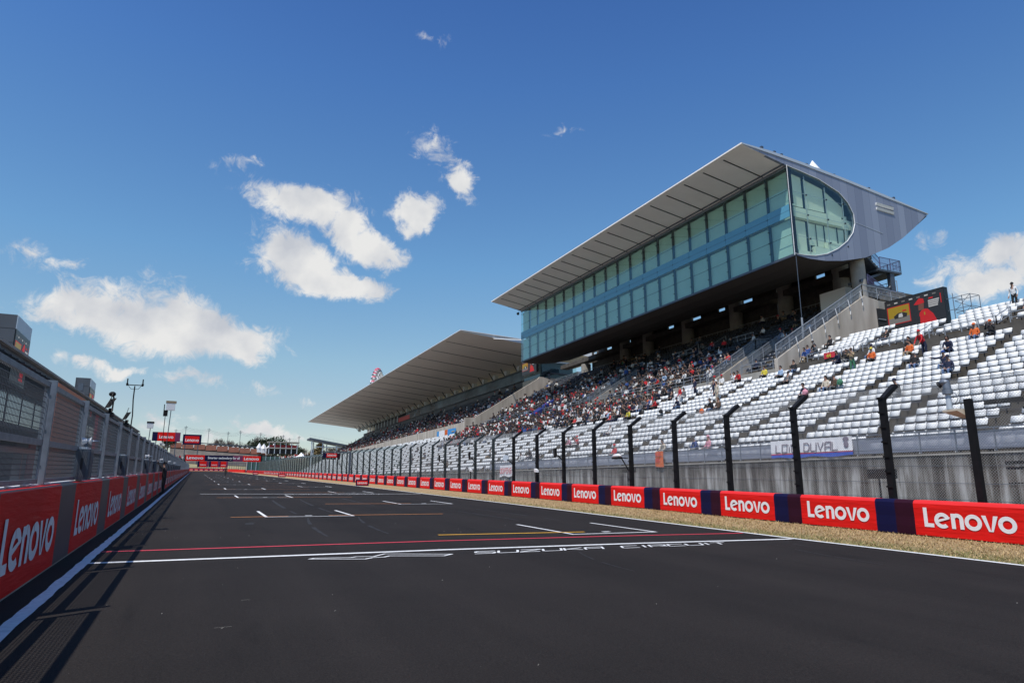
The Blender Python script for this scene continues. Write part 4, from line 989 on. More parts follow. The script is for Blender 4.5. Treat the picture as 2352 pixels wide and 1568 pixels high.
def escape_stair():
    root = empty('escape_stair', (60, 44, 17), 'dark steel escape stair with railings under the pointed end of the glass building', 'staircase'); L = Vector(root.location)
    def B(mb, name): mb.v = [tuple(Vector(v)-L) for v in mb.v]; mb.build(name, root)
    st = 'galv_dark'
    mb = MB(); mb.box(61.4, 62.0, 43.5, 43.9, 16, 22.9, st); mb.box(61.4, 62.0, 46.6, 47, 16, 22.9, st); B(mb, 'posts')
    mb = MB(); mb.box(59.6, 63.0, 43.4, 46.2, 22.75, 22.95, st); mb.box(60.8, 63.0, 43.4, 46.2, 19.4, 19.6, st); mb.box(58.2, 61.8, 43.6, 43.9, 20.9, 21.2, st); B(mb, 'landing')
    mb = MB(); mb.hexa([(57.0, 43.6, 24.9), (60.0, 43.6, 22.8), (60.0, 45.6, 22.8), (57.0, 45.6, 24.9), (57.0, 43.6, 25.2), (60.0, 43.6, 23.1), (60.0, 45.6, 23.1), (57.0, 45.6, 25.2)], st)
    mb.hexa([(57.6, 43.9, 21.4), (61.8, 43.9, 23.0), (61.8, 45.4, 23.0), (57.6, 45.4, 21.4), (57.6, 43.9, 21.7), (61.8, 43.9, 23.2), (61.8, 45.4, 23.2), (57.6, 45.4, 21.7)], st)
    for i in range(9): t = i/9; mb.box(57.1+3*t, 57.45+3*t, 43.5, 45.6, 24.85-2.1*t, 24.9-2.1*t, 'rail_grey')
    mb.hexa([(58.4, 44, 21.0), (62.0, 44, 19.6), (62.0, 45.4, 19.6), (58.4, 45.4, 21.0), (58.4, 44, 21.25), (62, 44, 19.85), (62, 45.4, 19.85), (58.4, 45.4, 21.25)], st); B(mb, 'flight')
    mb = MB(); mat('rail_blue', (.14, .14, .26), .5, metal=.3)
    railing(mb, [(60.0, 43.45, 22.95), (63, 43.45, 22.95), (63, 46.2, 22.95)], 1.25, 'rail_blue', pick=.13, w=.05); railing(mb, [(57.0, 43.5, 25.2), (60.0, 43.5, 23.0)], 1.1, 'rail_blue', pick=.16, w=.05)
    railing(mb, [(60.8, 43.45, 19.6), (63, 43.45, 19.6)], 1.25, 'rail_blue', pick=.13, w=.05); railing(mb, [(58.4, 43.8, 21.3), (62, 43.8, 19.7)], 1.0, 'rail_blue', pick=.16, w=.05); B(mb, 'handrail')
    mb = MB(); mb.box(58.9, 61.2, 46.8, 50, 19, 21.9, 'white_metal'); B(mb, 'plant_box')
    root.scale = (.907,)*3; root.location = (54.4, 39.95, 15.55)
escape_stair()

# ------------------------------------------------------------------ far stand and its canopy
def far_stand():
    root = empty('far_grandstand', (48, 175, 12), 'far grandstand with a vast plain grey canopy over a packed crowd', 'grandstand'); L = Vector(root.location)
    def B(mb, name): mb.v = [tuple(Vector(v)-L) for v in mb.v]; return mb.build(name, root)
    Y0, Y1 = 105., 252.
    mb = MB(); P = steps_profile(FARX, FART, 0, 15, 5); P = [(x, z) for x, z in P]; mb.prism(P, Y0+.4, Y1, 'concrete_dark'); B(mb, 'steps')
    mb = MB(); mb.box(41.1, 41.4, Y0+.4, Y1-8, 8, 13.0, 'streaked_wall'); B(mb, 'front_wall')
    mb = MB(); mb.prism([(39.5, 8), (58, 8), (58, 19.7), (54.0, 20.9), (53.3, 20.9), (52.9, 20.5), (41.2, 13.3), (39.5, 13.2), (39.5, 11.8)], Y0, Y0+.4, 'streaked_wall'); B(mb, 'wing_wall')
    sp = []
    k = 0
    while Y0+1+PERIOD*k < Y1-2:
        for j in range(16):
            for i in range(8): sp.append((FARX(j), Y0+1.2+PERIOD*k+.505*i, FART(j)+.37))
        k += 1
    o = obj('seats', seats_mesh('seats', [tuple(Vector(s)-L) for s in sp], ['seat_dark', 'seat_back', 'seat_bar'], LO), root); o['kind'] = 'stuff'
    mb = MB(); mb.box(55.2, 55.6, Y0+.4, Y1, 12, 21.9, 'pit_grey'); B(mb, 'back_wall')
    mb = MB(); mb.box(56.3, 56.5, Y0+6, 240, 21.9, 23.9, 'pit_grey'); mb.box(55.2, 59, Y0+3, 246, 23.9, 24.1, 'tower_grey'); mb.box(55.2, 59, Y0+.4, 246, 21.7, 21.9, 'pit_grey'); mb.box(59, 59.3, 180, 246, 20, 24, 'pit_grey')
    B(mb, 'gallery')
    mat('ribbon_glass', (.10, .16, .20), .06, var=.7, vscale=.12, spec=1.)
    for i in range(22):
        a = Y0+4+4*i; mb = MB(); mb.box(55.45, 55.5, a, a+3.95, 21.95, 23.88, 'ribbon_glass'); B(mb, 'window')
    mb = MB(); mb.box(55.4, 55.52, 193, 205, 21.95, 23.2, 'red_panel')
    for i in range(10): a = 206+4.0*i; mb.box(55.3, 55.5, a, a+.4, 21.9, 24, 'pale_metal')
    B(mb, 'booth_front')
    mb = MB()
    for i in range(28):
        y = Y0+3+6.1*i
        if y > 268: break
        mb = MB(); mb.box(56.4, 57.3, y, y+1.1, 23.9, 26.4, 'pale_metal'); mb.bar((54.6, y-1.2, 25.6), (56.4, y+.5, 24.3), .16, 'galv_dark'); B(mb, 'canopy_post')
    YC, YD = 104.0, 272.7
    mb = MB(); pr = [(38.0, 27.42), (49.5, 26.32), (58.5, 25.35), (66, 24.9), (66, 25.6), (58.5, 26.5), (49.5, 27.0), (38.0, 27.52)]
    mb.prism(pr, YC, YD, 'white_metal', side='soffit_far'); B(mb, 'canopy')
    mb = MB(); mb.bar((37.97, YC, 27.5), (37.97, YD, 27.5), .10, 'white_metal'); mb.bar((38, YC-.03, 27.58), (60, YC-.03, 26.5), .3, 'white_metal', h=.12); B(mb, 'canopy_edge')
    mb = MB()
    for i in range(1, 20):
        y = YC+(YD-YC)*i/20; mb.bar((38.5, y, 27.365), (57.5, y, 25.45), .13, 'dark_gap', h=.05)
    B(mb, 'canopy_joint')
    # commentary box at the near end
    mb = MB(); mb.box(53.3, 61.5, 105.5, 112, 19.3, 20.9, 'streaked_wall'); mb.box(53.6, 61.4, 105.4, 112, 23.7, 23.95, 'pale_metal'); mb.box(53.6, 61.0, 105.6, 112, 20.9, 23.7, 'facade_glass'); mb.box(54.2, 60.6, 106.2, 111, 20.9, 23.6, 'mullion'); B(mb, 'commentary_box')
    mb = MB(); mb.box(61.5, 65.6, 106, 110, 16, 22.6, 'white_metal'); B(mb, 'plant_room')
far_stand()
def hill_people(): pass
# ------------------------------------------------------------------ people
HAND = lambda n, p, d, up: None
def body(name, J, hi=True, subdiv=1):
    """J: joint name -> (pos, radius, parent, region); one continuous skin-modifier surface, faces coloured by nearest bone"""
    names = list(J); idx = {n: i for i, n in enumerate(names)}
    me = bpy.data.meshes.new(name); me.from_pydata([J[n][0] for n in names], [(idx[J[n][2]], idx[n]) for n in names if J[n][2]], [])
    o = bpy.data.objects.new(name, me); COL.objects.link(o)
    o.modifiers.new('skin', 'SKIN').use_smooth_shade = True
    sv = me.skin_vertices[0].data
    for i, n in enumerate(names):
        r = J[n][1]; sv[i].radius = r if isinstance(r, tuple) else (r, r); sv[i].use_root = (i == 0)
    if subdiv: m = o.modifiers.new('sub', 'SUBSURF'); m.levels = subdiv; m.render_levels = subdiv
    bpy.context.view_layer.update(); dg = bpy.context.evaluated_depsgraph_get()
    out = bpy.data.meshes.new_from_object(o.evaluated_get(dg)); bpy.data.objects.remove(o)
    regs = ['skin', 'top', 'legs', 'shoes']; out.materials.clear()
    for r in regs: out.materials.append(M['skin'])
    segs = [(Vector(J[J[n][2]][0]), Vector(J[n][0]), regs.index(J[n][3])) for n in names if J[n][2]]
    for p in out.polygons:
        c = p.center; best = 9; bi = 0
        for a, b, k in segs:
            d = b-a; t = max(0, min(1, (c-a).dot(d)/max(1e-9, d.length_squared))); e = (c-a-d*t).length
            if e < best: best = e; bi = k
        p.material_index = bi; p.use_smooth = True
    out.name = name; return out
def fingers(J, side, w, d, spread, curl):
    """palm and five fingers leaving hand joint w in direction d"""
    d = Vector(d).normalized(); s_ = Vector(spread).normalized(); dn = Vector(curl).normalized(); w0 = Vector(J[w][0])
    palm = w0+d*.075; J[w+'palm'] = (tuple(palm), (.036, .020), w, 'skin')
    for i, (ln, off) in enumerate(((.075, -.030), (.088, -.010), (.082, .010), (.062, .030))):
        a = palm+d*.02+s_*off; b = a+d*ln*.5; c = b+(d*.6+dn*.5)*ln*.55
        J[w+'f%da' % i] = (tuple(a), .010, w+'palm', 'skin'); J[w+'f%db' % i] = (tuple(b), .009, w+'f%da' % i, 'skin'); J[w+'f%dc' % i] = (tuple(c), .008, w+'f%db' % i, 'skin')
    a = w0+d*.035-s_*.04; J[w+'ta'] = (tuple(a), .012, w, 'skin'); J[w+'tb'] = (tuple(a+d*.04-s_*.015+dn*.01), .009, w+'ta', 'skin')
def skeleton(pose, hands=True):
    J = {}
    def j(n, p, r, par, reg): J[n] = (p, r, par, reg)
    lean = {'lean': .16, 'sit': .0, 'recline': -.10, 'camera': .03, 'point': .03}.get(pose, 0)
    if pose in ('stand', 'photo', 'walk', 'reach', 'bend'):
        h = .93; b = .30 if pose == 'bend' else 0
        j('pelvis', (0, 0, h), (.135, .105), None, 'legs'); j('belly', (0, .02+b*.3, h+.17), (.13, .10), 'pelvis', 'top'); j('chest', (0, .02+b*.8, h+.36-b*.1), (.155, .11), 'belly', 'top')
        cx, cy, cz = 0, .02+b*.8, h+.36-b*.1
        st = {'walk': .22, 'photo': .06}.get(pose, .03)
        for s in (-1, 1):
            f = st*s
            j('hip%d' % s, (s*.09, 0, h-.04), .095, 'pelvis', 'legs'); j('knee%d' % s, (s*.10, f*.6+.02, .49), .062, 'hip%d' % s, 'legs')
            j('ankle%d' % s, (s*.10, f-(.05 if f < 0 and pose == 'walk' else 0), .10), .045, 'knee%d' % s, 'legs'); j('toe%d' % s, (s*.11, f+.16, .035), .038, 'ankle%d' % s, 'shoes')
    else:
        j('pelvis', (0, 0, .47), (.14, .115), None, 'legs'); j('belly', (0, -.03+lean*.4, .65), (.135, .105), 'pelvis', 'top'); j('chest', (0, -.03+lean*1.2, .86), (.16, .115), 'belly', 'top')
        cx, cy, cz = 0, -.03+lean*1.2, .86
        for s in (-1, 1):
            j('hip%d' % s, (s*.09, .06, .47), .088, 'pelvis', 'legs'); j('knee%d' % s, (s*.13, .44, .51), .062, 'hip%d' % s, 'legs')
            j('ankle%d' % s, (s*.12, .46, .10), .045, 'knee%d' % s, 'legs'); j('toe%d' % s, (s*.13, .60, .04), .038, 'ankle%d' % s, 'shoes')
    j('neck', (0, cy+.01, cz+.17), .052, 'chest', 'skin'); j('skull', (0, cy+.03+lean*.3, cz+.29), (.075, .088), 'neck', 'skin'); j('crown', (0, cy+.02+lean*.3, cz+.375), (.072, .085), 'skull', 'skin')
    j('nose', (0, cy+.135+lean*.3, cz+.285), .014, 'skull', 'skin')
    for s in (-1, 1):
        j('sh%d' % s, (s*.175, cy, cz+.08), .062, 'chest', 'top')
        if pose in ('photo', 'camera'): e = (s*.24, cy+.16, cz-.10); w = (s*.09, cy+.27, cz+.20)
        elif pose == 'point' and s == 1: e = (.36, cy+.16, cz+.06); w = (.52, cy+.34, cz+.10)
        elif pose == 'reach': e = (s*.14, cy+.22, cz+.26) if s < 0 else (.2, cy+.24, cz+.18); w = (s*.06, cy+.38, cz+.46) if s < 0 else (.14, cy+.42, cz+.34)
        elif pose in ('stand', 'walk'): e = (s*.25, cy-.03+(.08*-s if pose == 'walk' else 0), cz-.20); w = (s*.25, cy+.08+(.10*-s if pose == 'walk' else 0), cz-.42)
        elif pose == 'bend': e = (s*.24, cy+.10, cz-.20); w = (s*.20, cy+.24, cz-.40)
        else: e = (s*.25, cy+.06, cz-.18); w = (s*.11, cy+.26+.04*s, .60)
        j('el%d' % s, e, .046, 'sh%d' % s, 'top'); j('wr%d' % s, w, .034, 'el%d' % s, 'top')
        d = (Vector(w)-Vector(e)).normalized()
        if hands: fingers(J, s, 'wr%d' % s, d, (s, .2, 0) if abs(d.x) < .8 else (0, 0, 1), (0, 0, -1))
        else: j('ha%d' % s, tuple(Vector(w)+d*.1), .035, 'wr%d' % s, 'skin')
    return J, (0, cy+.02+lean*.3, cz+.375)
PROTO = {}; HEADS = {}
for ps in ('sit', 'lean', 'recline', 'camera', 'point', 'stand', 'photo', 'bend', 'walk', 'reach'):
    J, hd = skeleton(ps); HEADS[ps] = hd; PROTO[ps] = body('person_'+ps, J, subdiv=1)
for ps in ('sit', 'lean', 'camera', 'stand'):
    J, hd = skeleton(ps, False); PROTO['lo_'+ps] = body('person_lo_'+ps, J, subdiv=0)
def hat_mesh(kind, m):
    mb = MB()
    # local origin: crown joint of the head; +y is forward
    n = 12
    def dome(z0, rx, ry, rz, lo=.0, long=0.):
        i = len(mb.v); k = mb.mi(m); rings = 5
        for a in range(rings+1):
            th = math.pi/2*(1-a/rings)*(1.0)
            for b in range(n):
                ph = 2*math.pi*b/n; mb.v.append((rx*math.cos(math.pi/2-th), 0, 0) if False else (rx*math.sin(th)*math.cos(ph), ry*math.sin(th)*math.sin(ph)-.008, z0+rz*math.cos(th)))
        for a in range(rings):
            for b in range(n): mb.f.append((i+a*n+b, i+a*n+(b+1) % n, i+(a+1)*n+(b+1) % n, i+(a+1)*n+b)); mb.m.append(k)
    if kind == 'cap':
        dome(-.03, .094, .108, .125); k = mb.mi(m)
        P = [(-.075, .07, -.028), (-.06, .155, -.042), (0, .185, -.040), (.06, .155, -.042), (.075, .07, -.028)]
        mb.poly(P, m); mb.poly([(x, y, z-.008) for x, y, z in P[::-1]], m)
        for a, b in zip(P[:-1], P[1:]): mb.poly([a, b, (b[0], b[1], b[2]-.008), (a[0], a[1], a[2]-.008)][::-1], m)
    else:
        dome(-.02, .092, .104, .115)
        L = -.10 if kind == 'hair' else -.30
        P = []
        for q in range(9):
            an = math.pi+math.pi*q/8; P.append((.093*math.cos(an), .105*math.sin(an)-.008))
        for z0, z1, g in ((-.02, L, 1.0),):
            for (a, b), (c, d) in zip(P[:-1], P[1:]):
                mb.poly([(a, b, z0), (a*1.04, b*1.06, z1), (c*1.04, d*1.06, z1), (c, d, z0)], m); mb.poly([(a*.85, b*.85, z1), (c*.85, d*.85, z1), (c*1.04, d*1.06, z1), (a*1.04, b*1.06, z1)], m)
    return mb.mesh(kind)
HATS = {}
def hat(kind, m):
    if (kind, m) not in HATS: HATS[(kind, m)] = hat_mesh(kind, m)
    return HATS[(kind, m)]
def eye_mesh():
    mb = MB()
    for s in (-1, 1): mb.ball((s*.030, .083, -.062), .011, .008, .008, 'hair', 6, 4)
    mb.box(-.022, .022, .088, .094, -.128, -.121, 'cloth_red'); return mb.mesh('face')
EYES = eye_mesh()
def person(pose, x, y, z, top, legs, head, label, rz=90, group='spectators in the grandstand', face=True, scale=1., name='person', shoes='black'):
    o = bpy.data.objects.new(name, PROTO[pose]); COL.objects.link(o); o.location = (x, y, z); o.rotation_euler.z = R(rz); o.scale = (scale,)*3
    for i, m in enumerate(('skin', 'cloth_'+top, 'cloth_'+legs, 'cloth_'+shoes)):
        o.material_slots[i].link = 'OBJECT'; o.material_slots[i].material = M[m]
    hx = Vector(HEADS[pose]); kind, hm = head
    h = bpy.data.objects.new(kind if kind != 'long' else 'hair', hat(kind, hm)); COL.objects.link(h); h.parent = o; h.location = hx
    if face: e = bpy.data.objects.new('face', EYES); COL.objects.link(e); e.parent = o; e.location = hx
    tag(o, label, 'person', group); return o
ALLROWS = [(LOWX(k), LOWT(k)) for k in range(17)]
def at_row(r):
    if r <= 16.6:
        r = max(0, min(16, round(r))); return LOWX(r)-.02, LOWT(r)
    j = max(0, min(4, round((r-18.6)*.8))); return UPX(j)-.02, WUPT(j)
CAP = lambda c: ('cap', 'cloth_'+c); HR = ('hair', 'hair'); LONG = ('long', 'hair'); LB = ('long', 'hair_brown')
NAMED = [
 ('stand', 24.6, 23.2, 'navy', 'black', CAP('navy'), 'person in navy standing at the rightmost end of the topmost row'),
 ('sit', 24.6, 22.4, 'black', 'black', HR, 'person in black seated at the right end of the topmost row'),
 ('sit', 19, 20.6, 'black', 'navy', CAP('black'), 'person in black just above the walkway at the right edge'),
 ('lean', 13, 19.2, 'navy', 'black', HR, 'person in dark clothes in the white seats, right edge of the picture'),
 ('sit', 12.0, 24.9, 'black', 'jeans', CAP('white'), 'person in black with a white cap left of the pointing pair'),
 ('stand', 24.6, 24.3, 'white', 'black', CAP('black'), 'person in a white jacket on the topmost row at the right edge'),
 ('stand', 17.2, 21.84, 'navy', 'khaki', CAP('black'), 'person in navy jacket and brown trousers standing by the walkway rail, right edge'),
 ('sit', 16.0, 23.4, 'orange', 'jeans', CAP('orange'), 'person in an orange sweatshirt and orange cap sitting in jeans below the walkway'),
 ('camera', 16.0, 22.5, 'black', 'black', CAP('orange'), 'person in black with an orange cap beside the orange sweatshirt'),
 ('lean', 13.5, 23.9, 'navy', 'navy', LONG, 'person with long black hair bowed forward alone in the white seats'),
 ('bend', 14.6, 25.8, 'red', 'navy', CAP('red'), 'person in a red shirt and red cap bending over at the aisle'),
 ('sit', 15.1, 26.8, 'orange', 'khaki', HR, 'person in an orange red jacket sitting beside the bending red shirt'),
 ('sit', 16.4, 27.4, 'black', 'black', HR, 'person in black behind the orange red jacket'),
 ('point', 10.6, 22.7, 'navy', 'jeans', CAP('blue'), 'person in a navy jacket and blue cap pointing with a stretched arm'),
 ('sit', 10.4, 22.0, 'navy', 'jeans', CAP('navy'), 'broad person in a navy jacket beside the pointing one'),
 ('recline', 20.0, 31.6, 'black', 'navy', CAP('navy'), 'person in a black top leaning back above the walkway rail'),
 ('sit', 22.1, 37.6, 'black', 'black', HR, 'bare headed person in black on the upper rows near the wing wall'),
 ('lean', 20.4, 37.5, 'grey', 'navy', CAP('grey'), 'person in grey top and grey cap next to the bare headed one in black'),
 ('lean', 21.0, 38.3, 'black', 'black', CAP('black'), 'person with a black cap in the top corner under the wing wall'),
 ('sit', 19.6, 38.4, 'blue', 'jeans', HR, 'person in a blue jacket at the corner of the upper white rows'),
 ('lean', 18.3, 37.8, 'blue', 'khaki', HR, 'person in a bright blue top bent forward on the lowest upper row'),
 ('sit', 16.0, 39.4, 'yellow', 'black', HR, 'person with a mustard yellow shirt below the walkway rail'),
 ('sit', 15.4, 37.0, 'lightblue', 'black', HR, 'person in a pale blue shirt below the walkway'),
 ('sit', 16.0, 36.5, 'black', 'jeans', HR, 'person in a black jacket and jeans right of the pale blue shirt'),
 ('recline', 13.0, 34.9, 'grey', 'black', CAP('black'), 'person in grey stretched out across the white seats'),
 ('sit', 15.6, 30.0, 'white', 'jeans', CAP('navy'), 'person in a white and blue jacket left of the orange one with a yellow cap'),
 ('sit', 15.4, 29.4, 'orange', 'black', CAP('yellow'), 'person in an orange jacket and yellow cap'),
 ('camera', 16.0, 31.9, 'black', 'grey', HR, 'person in black looking through a camera under the walkway rail'),
 ('lean', 15.9, 32.5, 'navy', 'navy', LONG, 'person in navy with long hair beside the camera user'),
 ('photo', 14.1, 30.1, 'khaki', 'green', CAP('brown'), 'standing photographer in a khaki vest among the white seats'),
 ('sit', 10.2, 29.6, 'cream', 'jeans', LONG, 'person in a cream jacket with long dark hair'),
 ('sit', 10.4, 29.0, 'brown', 'grey', CAP('grey'), 'person in a brown jacket with a green bag beside the cream jacket'),
 ('lean', 9.3, 30.4, 'navy', 'black', HR, 'person in a navy jacket holding a pink bag'),
 ('lean', 7.3, 23.1, 'black', 'grey', CAP('navy'), 'person in a black jacket and grey trousers hunched above the fence top'),
 ('lean', 1.2, 32.9, 'blue', 'black', CAP('black'), 'person in a dark blue jacket at the front rail beside the pink hood'),
 ('sit', 1.2, 31.9, 'pink', 'grey', ('long', 'cloth_pink'), 'person in a pink hooded top at the front rail'),
 ('lean', 1.2, 36.0, 'cream', 'black', HR, 'person in a beige coat with their head down at the front rail'),
 ('sit', 1.2, 41.9, 'red', 'black', CAP('red'), 'person in a red jacket and red cap at the front rail'),
 ('lean', 4, 52.6, 'pink', 'black', HR, 'person in a pink top low in the white seats'),
 ('camera', 4, 51.4, 'red', 'black', CAP('red'), 'person in a red shirt and cap low in the white seats'),
 ('lean', 8.8, 38.9, 'black', 'jeans', HR, 'person in black with an orange bag on their lap'),
 ('sit', 9.1, 38.3, 'brown', 'black', LB, 'person in a dark brown coat beside the orange bag'),
 ('stand', 11.5, 41.0, 'cream', 'cream', LB, 'blond person standing in a long beige coat'),
 ('stand', 14.0, 43.0, 'white', 'navy', CAP('red'), 'person standing in white with a red cap'),
 ('stand', 13.3, 42.2, 'navy', 'navy', HR, 'person standing in navy at the aisle'),
 ('sit', 16.2, 44.2, 'white', 'cream', CAP('red'), 'person in a white jacket and red cap below the stairway'),
 ('lean', 11.4, 44.8, 'navy', 'jeans', CAP('navy'), 'person in a navy and pale blue jacket beside black bags'),
 ('stand', 12.6, 46.5, 'red', 'white', HR, 'person standing in a red shirt and white trousers'),
 ('lean', 12.3, 48.9, 'red', 'black', CAP('navy'), 'person in a red jacket with a navy cap at the edge of the crowd'),
 ('recline', 11.5, 50.4, 'navy', 'black', CAP('orange'), 'person in dark clothes with an orange cap stretched over the seats'),
 ('lean', 10.1, 50.6, 'yellow', 'black', HR, 'person in a black and yellow top at the crowd edge'),
 ('lean', 16, 42.1, 'red', 'black', HR, 'person in a red top below the walkway by the stairway'),
 ('camera', 15.6, 42.7, 'white', 'white', HR, 'person in white holding up a camera near the stairway'),
 ('stand', 15.4, 46.5, 'navy', 'navy', HR, 'person in dark navy at the right end of the packed rows'),
 ('sit', 14.3, 47.2, 'grey', 'white', LONG, 'person in grey with long hair at the right end of the packed rows'),
]
TAKEN = set()
for (ps, r, y, top, legs, head, lab) in NAMED:
    x, t = at_row(r); dz = 0
    person(ps, x+(.02 if ps not in ('stand', 'photo', 'bend') else -.1), y, t+ZO(y)-.02, top, legs, head, lab, rz=90+random.uniform(-14, 14), group='spectators scattered over the white seats')
    TAKEN.add((round(x, 1), round(y*2)))
def bag(x, y, z, m, lab):
    mb = MB(); mb.ball((0, 0, .17), .15, .2, .19, m, 10, 7); mb.box(-.13, -.05, -.12, .12, .04, .2, m); mb.path([(0, -.08, .3), (0, 0, .42), (0, .08, .3)], .025, m); o = mb.build('bag', None, (x, y, z)); tag(o, lab, 'bag')
bag(LOWX(8)-.35, 38.7, LOWT(8)+.5+ZO(38), 'cloth_orange', 'orange bag on the lap of the person in black'); bag(LOWX(9)-.3, 30.2, LOWT(9)+.5+ZO(30), 'cloth_pink', 'pink bag held by the person in navy')
bag(LOWX(10)-.1, 28.5, LOWT(10)+.55+ZO(28), 'cloth_green', 'green bag beside the person in the brown jacket'); bag(LOWX(10)-.1, 46.0, LOWT(10)+.45+ZO(46), 'cloth_black', 'black backpack on the white seats at the crowd edge')
# the crowd: seats in the packed zones
rng = random.Random(21)
def dens_low(k, y):          # how full a lower row is
    if y < 49: return .0
    lo = 9.3 - .022*(y-60)   # the crowd reaches further down farther along
    d = max(0, min(1, (k-lo)/1.6))
    if k < lo: return .012
    return d*.88*min(1, (y-48)/4)
def dens_up(j, y):
    if y < 40: return 0
    if y < 50: return .18 if j < 9 else .04
    base = .78 if j < 6 else (.55 if j < 8 else (.25 if j < 11 else .06))
    return base*(min(1, (y-47)/8) if y < 56 else 1)*(.9 if y < 96 else .5)
def dens_far(j, y): return (.78 if j < 5 else .6 if j < 8 else .15 if j < 11 else .04)*(1 if y < 235 else .5)
TOPC = ['black']*20+['navy']*9+['grey']*5+['white']*9+['red']*5+['blue', 'brown', 'cream', 'green', 'white', 'white', 'lightblue']
HATC = ['cap_black']*5+['cap_white']*3+['cap_red']*2+['cap_navy']*2+['cap_white']+['hair']*12+['long']*3+['brown']
LEGC = ['black']*9+['jeans']*3+['navy']*4+['grey', 'khaki']
cand = []
for k in range(17):
    for g in range(6, 20):
        for i in range(8):
            y = 16.62+PERIOD*g+.25+.505*i
            if y < 104 and rng.random() < dens_low(k, y): cand.append((LOWX(k), y, LOWT(k)+ZO(y)))
            elif 104 <= y < 170 and rng.random() < .012: cand.append((LOWX(k), y, LOWT(k)+ZO(y)))
for j in range(17):
    for g in range(4, 17):
        for i in range(8):
            y = 23.46+PERIOD*g+.25+.505*i
            if y > 103.5 or y < 39.8: continue
            if j < 7 and (44.3 < y < 48.7 or 67.3 < y < 71.7): continue
            if rng.random() < dens_up(j, y): cand.append((UPX(j), y, UPT(j)+ZO(y)))
cand = [c for c in cand if (round(c[0], 1), round(c[1]*2)) not in TAKEN]
cand.sort(key=lambda c: c[0]**2+c[1]**2+c[2]**2)
NI = 296-len(NAMED)
def look(r):
    top = r.choice(TOPC); legs = r.choice(LEGC); h = r.choice(HATC)
    if h.startswith('cap_'): return top, legs, CAP(h[4:]), h[4:]+' cap'
    if h == 'hair': return top, legs, HR, 'short black hair'
    if h == 'long': return top, legs, LONG, 'long black hair'
    return top, legs, LB, 'long brown hair'
def where(x, y):
    if x > 41.5: z = 'dark seats'
    elif x > 37: z = 'back white rows'
    else: z = 'middle white rows'
    return z+(' left of far stair wall' if y > 71 else ' between the stair walls' if y > 48 else ' right of near stair wall')
for (x, y, z) in cand[:NI]:
    top, legs, head, hn = look(rng); ps = rng.choice(['sit']*5+['lean']*4+['recline', 'camera']+(['stand'] if rng.random() < .3 else []))
    person(ps, x, y, z-.02, top, legs, head, '%s top, %s, %s trousers, %s' % (top.replace('lightblue', 'pale blue'), hn, legs.replace('jeans', 'blue denim'), where(x, y)), rz=90+rng.uniform(-25, 25), group='spectators in the packed middle of the stand', face=False, scale=rng.uniform(.92, 1.05))
# everyone beyond that: one mass
def crowd(name, spots, label):
    pal = ['skin', 'hair']+sorted({'cloth_'+c for c in TOPC+LEGC+['white', 'red', 'orange']}); ix = {n: i for i, n in enumerate(pal)}
    T = {}
    for ps in ('sit', 'lean', 'camera', 'stand'):
        me = PROTO['lo_'+ps]; V = np.array([v.co for v in me.vertices], dtype=np.float32)
        F = [(list(p.vertices)+[p.vertices[-1]])[:4] if len(p.vertices) == 3 else list(p.vertices) for p in me.polygons]; Fm = np.array([p.material_index for p in me.polygons])
        F = np.array([f for f in F]); J, hd = skeleton(ps, False)
        # head cover: a low box-like cap
        hx, hy, hz = hd; r = .10; b = len(V)
        H = np.array([(hx+a*r*s_, hy+c*r*1.1*s_-.01, hz+z) for z, s_ in ((-.05, 1.0), (.05, .95), (.10, .55)) for a, c in ((-1, -1), (1, -1), (1, 1), (-1, 1))], dtype=np.float32)
        HF = [(b+4*l+i, b+4*l+(i+1) % 4, b+4*l+4+(i+1) % 4, b+4*l+4+i) for l in (0, 1) for i in range(4)]+[(b+8, b+9, b+10, b+11)]
        T[ps] = (np.vstack([V, H]), np.vstack([F, np.array(HF)]), np.concatenate([Fm, np.full(9, 9)]))
    VV = []; FF = []; MM = []; off = 0; r = random.Random(5)
    for (x, y, z) in spots:
        ps = r.choice(['sit']*5+['lean']*4+['camera']*2+['stand'] if r.random() < .5 else ['sit', 'lean']); V, F, Fm = T[ps]
        an = R(90+r.uniform(-30, 30)); s_ = r.uniform(.92, 1.06); c, s2 = math.cos(an)*s_, math.sin(an)*s_
        P = np.empty_like(V); P[:, 0] = V[:, 0]*c-V[:, 1]*s2+x; P[:, 1] = V[:, 0]*s2+V[:, 1]*c+y; P[:, 2] = V[:, 2]*s_+z-.02
        top, legs, head, hn = look(r); lut = np.zeros(10, dtype=np.int32); lut[0] = ix['skin']; lut[1] = ix['cloth_'+top]; lut[2] = ix['cloth_'+legs]; lut[3] = ix['cloth_black']
        hm = head[1]; lut[9] = ix.get(hm, ix['hair']); VV.append(P); FF.append(F+off); MM.append(lut[Fm]); off += len(V)
    me = bpy.data.meshes.new(name); V = np.vstack(VV); F = np.vstack(FF); MI = np.concatenate(MM)
    tri = F[:, 2] == F[:, 3]; me.from_pydata(V.tolist(), [], [tuple(f[:3]) if t else tuple(f) for f, t in zip(F.tolist(), tri.tolist())])
    for n in pal: me.materials.append(M[n])
    me.polygons.foreach_set('material_index', MI); me.update()
    tag(obj(name, me), label, 'crowd', kind='stuff')
far = []
k = 0
while 105+PERIOD*k < 247:
    for j in range(16):
        for i in range(8):
            y = 106.2+PERIOD*k+.505*i
            if rng.random() < dens_far(j, y): far.append((FARX(j), y, FART(j)))
    k += 1
crowd('crowd', cand[NI:]+far, 'dense crowd of spectators filling the farther rows of the middle stand and the far stand')
